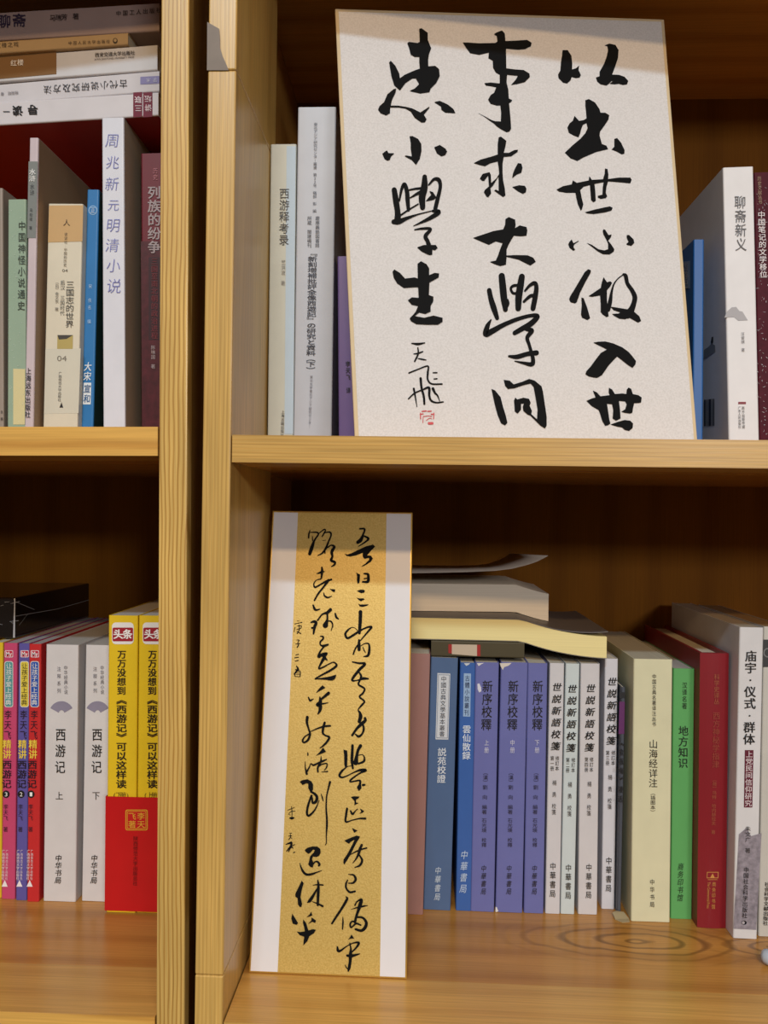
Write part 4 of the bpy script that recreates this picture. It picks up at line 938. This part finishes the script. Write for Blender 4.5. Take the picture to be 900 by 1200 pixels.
S_(Dd[2], (580,390,20),(632,400,40),(560,450,35),(480,490,20),(410,522,6))
S_(Dd[2], (420,555,10),(490,545,20),(560,550,25),(515,610,35),(535,660,35),(550,720,45),(555,765,26))
P_(Dd[2], (442,710),(500,690),(560,690),(605,690),(622,715),(600,735),(575,730),(575,775),(540,775),(480,745))
P_(Dd[3], (370,180),(400,157),(450,185),(472,220),(472,280),(520,260),(560,265),(555,300),(500,330),(475,345),(470,455),(510,470),(508,510),(485,550),(485,600),(440,620),(385,608),(345,640),(430,655),(510,635),(590,655),(590,690),(550,715),(460,715),(360,710),(315,685),(300,660),(330,630),(355,600),(375,550),(320,540),(285,500),(320,475),(380,480),(375,385),(345,385),(250,392),(190,350),(160,300),(150,250),(165,230),(215,260),(260,310),(345,300),(372,310))
fm = lambda px, e: on_card(MC, px, 0.0003+e)
ink_mesh('brush_writing', big, fm, ink_m, root)
big = []; c = Dd[4]
for s in ([(245,92,10),(300,98,22),(358,88,10)], [(262,185,8),(300,180,14),(340,165,12)], [(298,130,10),(300,185,16),(270,250,14)], [(300,225,8),(335,232,14),(370,238,8)],
          [(220,352,14),(300,320,12),(385,292,14),(385,350,18),(385,410,16),(420,448,14),(510,450,14)], [(432,350,10),(465,350,12)], [(440,405,10),(465,403,12)],
          [(322,400,22),(330,480,20),(350,560,20),(355,625,18)], [(215,580,12),(270,530,14),(340,500,14),(395,482,22),(398,550,20),(415,595,18),(460,613,14),(520,607,12)],
          [(262,490,18),(275,560,14),(290,650,6)], [(430,490,25),(450,530,18),(470,550,14),(490,600,6)]): S_(c, *s)
ink_mesh('signature', big, fm, ink_m, root)
big = []
for s in ([(335,690,10),(370,686,12)], [(385,690,12),(415,688,10)], [(320,705,8),(322,755,10)], [(320,715,12),(345,712,8)], [(438,705,8),(436,755,8)], [(415,715,10),(440,715,10)],
          [(345,735,6),(342,790,6)], [(345,735,7),(390,730,6),(420,735,6)], [(372,770,6),(400,750,6),(420,755,5)], [(395,795,22),(425,795,22)]): S_(c, *s)
ink_mesh('red_seal', big, fm, paint((196, 72, 78), 0.6, 'seal_ink'), root)

# -- the tall golden card on the lower shelf
def gold_mat():
    mt, nt, b = principled('gold_paper'); N = nt.nodes; L = nt.links
    tc = N.new('ShaderNodeTexCoord'); nz = N.new('ShaderNodeTexNoise'); nz.inputs['Scale'].default_value = 900; nz.inputs['Detail'].default_value = 3
    L.new(tc.outputs['Object'], nz.inputs['Vector'])
    cr = N.new('ShaderNodeValToRGB'); e = cr.color_ramp.elements
    e[0].position = 0.3; e[0].color = lin((192, 160, 84))+(1,); e[1].position = 0.7; e[1].color = lin((212, 182, 106))+(1,)
    L.new(nz.outputs['Fac'], cr.inputs[0]); L.new(cr.outputs[0], b.inputs['Base Color'])
    b.inputs['Metallic'].default_value = 0.35; b.inputs['Roughness'].default_value = 0.5
    bp = N.new('ShaderNodeBump'); bp.inputs['Strength'].default_value = 0.35; bp.inputs['Distance'].default_value = 0.0003
    L.new(nz.outputs['Fac'], bp.inputs['Height']); L.new(bp.outputs[0], b.inputs['Normal'])
    return mt
lean = math.radians(11.3)
MG = card_frame((-0.112, 0.0523, -0.3134), (1, 0, 0), (0, math.sin(lean), math.cos(lean)))
q = [tuple(p[:2]) for p in on_card(MG, [(291.5, 1141), (476.8, 1150), (483.5, 600.5), (319.5, 598.5)])]
quad = [(q[0][0], 0.0), (q[1][0], 0.0), q[2], q[3]]
root = thing('calligraphy_card', 'tall golden card with white side strips and cursive brush calligraphy', 'calligraphy', MG)
gedge = paint((212, 172, 84), 0.3, 'gold_edge', 0.05, 0.5, 0.7)
slab('backing_board', quad, -0.0030, 0.0, gedge, root, 0.0005)
e_ = 0.0012
def mixp(a, b_, t_): return (a[0]+(b_[0]-a[0])*t_, a[1]+(b_[1]-a[1])*t_)
qi = inset(quad, e_)
f1b, f2b = [tuple(p[:2]) for p in on_card(MG, [(325.3, 1140), (445.2, 1146)])]
f1t, f2t = [tuple(p[:2]) for p in on_card(MG, [(349.3, 600), (453.0, 601)])]
f1b, f2b = (f1b[0], qi[0][1]), (f2b[0], qi[1][1]); f1t, f2t = (f1t[0], qi[3][1]), (f2t[0], qi[2][1])
white = paint((222, 220, 224), 0.35, 'white_strip', 0.02)
slab('white_strip', [qi[0], f1b, f1t, qi[3]], 0.00005, 0.0003, white, root)
slab('white_strip', [f2b, qi[1], qi[2], f2t], 0.00005, 0.0003, white, root)
slab('gold_ground', [f1b, f2b, f2t, f1t], 0.00005, 0.00025, gold_mat(), root)
k = 13.3333
G = {i+1: Crop(x, y, k) for i, (x, y) in enumerate([(395,605),(390,690),(385,770),(385,860),(385,930),(380,1005),(380,1055),(340,610),(340,690),(340,740),(340,795),(335,870),(335,910),(330,985),(325,1030)])}
GH = Crop(328, 715, k)
big = []
def s_(i, *p): S_(G[i], *p)
def p_(i, *p): P_(G[i], *p)
s_(1,(355,195,25),(430,200,30),(410,280,30),(370,370,60),(325,405,55)); s_(1,(430,310,25),(490,350,35),(430,410,25),(335,470,15))
p_(1,(118,585),(160,597),(240,570),(340,520),(450,470),(560,440),(598,475),(570,500),(520,550),(470,610),(530,615),(560,660),(530,710),(470,750),(400,785),(378,783),(440,740),(500,680),(500,650),(430,665),(400,630),(400,570),(300,610),(200,630),(150,618))
p_(1,(298,880),(360,910),(355,980),(350,1040),(320,1053),(310,1000),(312,930)); s_(1,(420,895,20),(480,905,40),(490,960,45),(480,1020,45),(400,1025,25)); s_(1,(425,975,20),(480,965,20))
p_(2,(378,32),(430,12),(490,15),(502,35),(490,60),(440,68)); p_(2,(372,135),(410,150),(480,148),(498,165),(440,195),(400,170)); p_(2,(395,230),(430,245),(560,242),(540,262),(470,282),(420,275))
s_(2,(432,360,58),(430,450,55),(425,560,52),(415,690,45)); s_(2,(385,650,10),(340,610,10),(290,605,15),(230,650,30),(195,710,35),(230,770,35),(310,730,35),(400,670,35),(480,625,25),(560,595,30),(605,600,35),(540,680,28),(430,810,18))
s_(2,(410,800,30),(410,880,50),(410,950,50)); s_(2,(400,860,20),(350,940,25),(320,1020,25)); s_(2,(440,890,12),(500,855,18),(560,860,25),(572,940,38),(550,1040,40),(480,1058,12)); s_(2,(470,910,12),(490,960,18),(510,995,12))
s_(3,(375,75,22),(470,95,30),(570,105,40),(480,200,45),(385,320,40),(375,368,30),(460,360,20),(540,335,45),(620,338,25)); s_(3,(480,240,25),(510,300,35),(490,360,30),(470,430,30),(560,490,30),(540,560,30),(485,620,30),(560,690,28),(520,750,32),(465,820,20),(490,870,40),(500,930,60),(480,1010,50))
s_(3,(570,955,40),(575,990,45),(520,1040,55),(440,1120,40),(370,1222,35)); s_(3,(540,1060,30),(550,1130,35),(525,1200,30),(470,1240,40),(420,1205,20))
p_(4,(232,245),(290,260),(298,340),(290,520),(260,525),(245,480),(245,350)); s_(4,(375,180,40),(370,300,45),(365,420,45),(380,540,30)); s_(4,(500,185,52),(460,260,45),(440,350,50),(425,450,80)); s_(4,(465,335,12),(530,325,14),(560,370,25),(550,430,35),(470,465,30))
s_(4,(350,500,10),(290,515,14),(210,580,35),(170,650,35),(210,680,28),(290,655,20),(400,600,20),(500,565,40),(580,570,45),(480,620,25),(350,715,30),(345,750,25),(400,740,25),(490,730,30),(490,790,40),(480,840,70),(475,875,30)); s_(4,(540,800,40),(565,795,30))
p_(4,(348,985),(400,975),(485,978),(470,1005),(430,1030),(430,1070),(468,1080),(405,1118),(405,1050))
s_(5,(290,235,35),(275,330,35),(270,440,30),(370,415,18),(480,390,25),(575,390,35)); s_(5,(345,270,25),(375,320,35),(420,270,18),(455,240,14)); p_(5,(490,230),(560,272),(530,300),(485,315),(510,280))
p_(5,(365,535),(455,578),(400,612),(385,580)); p_(5,(248,732),(300,710),(370,680),(440,655),(490,670),(480,700),(440,760),(390,860),(340,960),(280,1060),(245,1110),(230,1080),(235,1030),(290,950),(350,840),(410,720),(350,750),(320,785),(270,755))
s_(5,(520,800,35),(490,870,45),(470,940,40),(430,1020,25),(380,1085,12)); s_(5,(330,960,12),(420,910,22),(520,870,25),(595,850,25)); s_(5,(480,960,25),(525,1040,35),(490,1120,35),(410,1155,14))
s_(6,(380,262,12),(460,275,30),(490,340,40),(450,395,30),(375,400,15)); s_(6,(365,350,18),(340,410,30),(345,480,30),(400,540,35),(480,528,30)); s_(6,(340,610,15),(355,650,40),(270,800,38),(190,920,36),(120,1030,30)); s_(6,(290,930,10),(292,1010,25),(285,1120,18))
s_(6,(480,745,25),(510,690,22),(580,655,40),(560,740,60),(530,830,45),(500,920,40),(480,1010,40)); s_(6,(420,808,6),(520,780,25),(610,760,28),(680,748,8)); s_(6,(520,930,30),(600,940,35),(655,1010,45),(640,1090,50),(580,1140,45),(490,1120,35)); s_(6,(480,1000,30),(430,1000,25),(405,1040,28),(415,1090,28),(450,1070,25),(500,1030,30),(570,1055,25))
p_(7,(425,535),(470,600),(410,600),(368,620),(400,580)); s_(7,(205,730,25),(215,785,45),(250,790,35),(350,720,18),(450,670,20),(540,665,38),(500,740,30),(430,810,20)); s_(7,(400,670,20),(415,760,28),(410,850,55),(405,950,45),(390,1050,45),(375,1105,25)); s_(7,(360,865,40),(420,870,50),(490,855,35),(550,838,18)); s_(7,(325,1010,10),(345,1050,18),(370,1075,20))
s_(8,(310,150,12),(295,210,25),(290,270,22)); s_(8,(320,185,14),(420,185,25),(440,220,25),(380,310,30),(340,420,55),(305,520,50)); s_(8,(350,250,14),(350,310,18)); s_(8,(450,200,14),(530,140,22),(550,160,22),(500,250,20)); s_(8,(540,190,15),(620,180,25),(640,230,25),(600,330,25),(560,430,35),(500,510,25),(430,545,10)); s_(8,(510,315,8),(560,305,8)); s_(8,(590,420,20),(640,385,22),(690,410,40),(650,490,45),(660,560,35),(640,620,40),(700,650,35),(690,690,30),(645,720,14)); s_(8,(545,470,20),(545,515,14))
s_(8,(495,730,25),(500,790,40),(490,870,30),(480,910,20),(410,930,12),(370,990,20),(390,1040,28),(470,1000,25),(560,950,30),(645,920,28)); p_(8,(405,830),(460,800),(500,780),(548,795),(500,822),(440,835)); s_(8,(600,930,40),(520,1040,30),(440,1140,28),(380,1245,25)); p_(8,(615,1065),(705,1075),(700,1115),(670,1112))
s_(9,(525,65,15),(540,110,28),(590,135,25),(650,112,10)); s_(9,(360,255,25),(380,310,40),(410,330,30),(465,315,14)); s_(9,(630,325,52),(580,370,45),(500,400,25),(430,490,25)); s_(9,(580,380,30),(580,480,35),(550,570,85)); s_(9,(590,500,15),(640,510,25),(665,570,22),(640,650,12)); s_(9,(705,385,25),(720,440,35),(755,470,18)); s_(9,(325,525,20),(370,510,40),(405,530,45),(380,600,45),(365,700,25)); s_(9,(340,610,30),(390,600,20))
s_(9,(470,740,14),(510,745,25),(515,780,28),(470,830,25),(480,880,25),(530,890,40),(590,870,30)); s_(9,(530,900,25),(470,980,28),(445,1060,45),(510,1020,40),(575,1005,25),(530,1060,60),(575,1110,20))
s_(10,(520,430,50),(470,520,30),(450,580,25),(530,550,25),(600,510,18),(680,480,20),(725,530,35),(640,600,35),(530,660,30),(395,735,20),(430,738,20),(550,735,40),(650,730,70),(690,705,50),(715,680,12))
p_(11,(505,105),(550,145),(500,175),(400,230),(450,160)); s_(11,(285,295,20),(310,345,30),(335,335,25),(365,318,10)); s_(11,(600,230,50),(540,280,40),(490,320,35)); s_(11,(465,290,20),(470,370,60),(425,410,50),(470,430,60),(465,500,45),(435,555,20)); s_(11,(480,400,30),(540,390,22),(595,378,10))
s_(11,(268,605,45),(262,690,40),(290,790,30),(310,870,35),(280,960,35),(220,1000,30),(195,970,30),(230,910,22),(290,870,20)); s_(11,(320,830,12),(420,785,22),(530,750,30),(625,740,30)); s_(11,(540,690,35),(520,760,40),(510,850,35),(550,890,25),(610,915,35),(590,970,35),(530,1040,30),(465,1090,12)); p_(11,(515,1080),(560,1145),(520,1165),(400,1210),(470,1140))
s_(12,(340,155,10),(345,185,22),(340,205,12)); s_(12,(300,300,8),(305,400,20),(325,490,38)); s_(12,(330,450,30),(370,380,20),(390,330,14),(430,355,30),(500,325,28),(580,290,30),(635,265,18)); s_(12,(550,215,10),(545,300,30),(500,390,30),(500,460,25)); s_(12,(520,370,20),(570,340,20),(640,330,20),(635,390,20),(600,435,12)); s_(12,(555,460,8),(650,455,22))
p_(13,(215,80),(260,55),(340,42),(400,75),(425,120),(425,200),(405,240),(370,220),(350,180),(350,110),(320,105),(260,132)); s_(13,(390,235,30),(450,270,40),(485,320,45),(470,390,45),(420,410,35),(410,330,25)); s_(13,(400,300,35),(370,380,32),(340,480,35),(330,580,35),(360,610,35),(430,550,28),(480,470,20),(520,370,10)); s_(13,(550,270,8),(570,330,22),(582,380,12)); s_(13,(690,85,35),(660,200,25),(635,330,22),(630,500,25),(640,650,30),(640,780,30),(632,920,18),(632,1030,14),(618,1070,12))
p_(14,(360,150),(400,115),(480,92),(560,95),(605,130),(610,190),(585,240),(540,258),(490,250),(475,290),(500,350),(490,420),(450,415),(415,375),(430,320),(445,250),(460,230),(500,190),(520,150),(490,140),(450,190),(420,208),(380,180)); s_(14,(490,370,25),(520,335,22),(560,330,30),(590,370,38),(580,395,25)); s_(14,(285,350,8),(305,420,25),(340,490,38),(390,530,38),(470,525,35),(540,500,22),(625,470,10))
p_(14,(315,625),(345,665),(320,750),(295,880),(320,990),(310,1035),(285,1040),(255,1000),(250,900),(215,880),(215,830),(260,740)); s_(14,(565,620,18),(575,700,40),(570,850,45),(565,1010,35)); s_(14,(490,698,8),(560,690,22),(645,695,25)); s_(14,(555,750,18),(500,850,40),(440,940,50),(405,968,16)); s_(14,(480,955,10),(560,985,25),(640,1025,35))
p_(15,(233,540),(270,600),(325,690),(300,718),(240,700),(218,620)); p_(15,(530,512),(548,570),(500,590),(455,598),(500,560)); p_(15,(535,600),(605,650),(590,690),(545,670),(480,705),(530,650)); p_(15,(405,630),(450,690),(475,770),(485,805),(560,785),(603,795),(570,850),(500,895),(470,970),(405,1040),(412,960),(420,905),(350,880),(300,820),(350,830),(430,820),(420,760),(400,690))
fg = lambda px, e: on_card(MG, px, 0.0003+e)
ink_mesh('brush_writing', big, fg, ink_m, root)
big = []
for s in ([(270,165,8),(300,170,8)],[(230,215,10),(345,190,12)],[(235,270,12),(222,335,10)],[(275,245,10),(335,245,12),(320,285,12),(265,300,10)],[(300,230,12),(300,310,14),(270,365,14)],[(265,330,10),(325,365,18)],
          [(265,465,10),(300,470,14),(280,505,12),(290,545,16),(270,580,18)],[(245,530,10),(315,520,12)],[(250,700,12),(290,688,14)],[(230,745,14),(290,735,14)],[(240,795,14),(290,785,14)],
          [(260,875,18),(280,920,30),(225,1000,20)],[(245,930,18),(300,930,12)],[(235,1030,14),(240,965,12),(315,955,14),(315,1040,14)],[(250,985,7),(310,980,7)],[(250,1008,7),(310,1003,7)],[(240,1035,10),(315,1040,10)]): S_(GH, *s)
for s in ([(90,465,10),(95,560,12),(95,620,10)],[(30,525,10),(130,485,10)],[(45,580,8),(85,545,10),(145,540,10)],[(40,590,8),(70,600,8)],[(65,650,25),(95,650,45),(130,645,14)],
          [(60,885,12),(90,885,10)],[(45,930,10),(90,925,12)],[(70,900,10),(70,950,14),(45,985,12)],[(70,950,10),(95,970,12)],
          [(0,1060,12),(60,1040,30),(90,1030,25),(75,1100,40),(40,1130,20),(10,1170,12)],[(110,1080,14),(140,1060,10)],[(80,1080,30),(110,1120,14)],[(40,1175,14),(60,1130,20)],[(120,1190,16),(140,1180,14)]): S_(G[13], *s)
ink_mesh('signature', big, fg, ink_m, root)
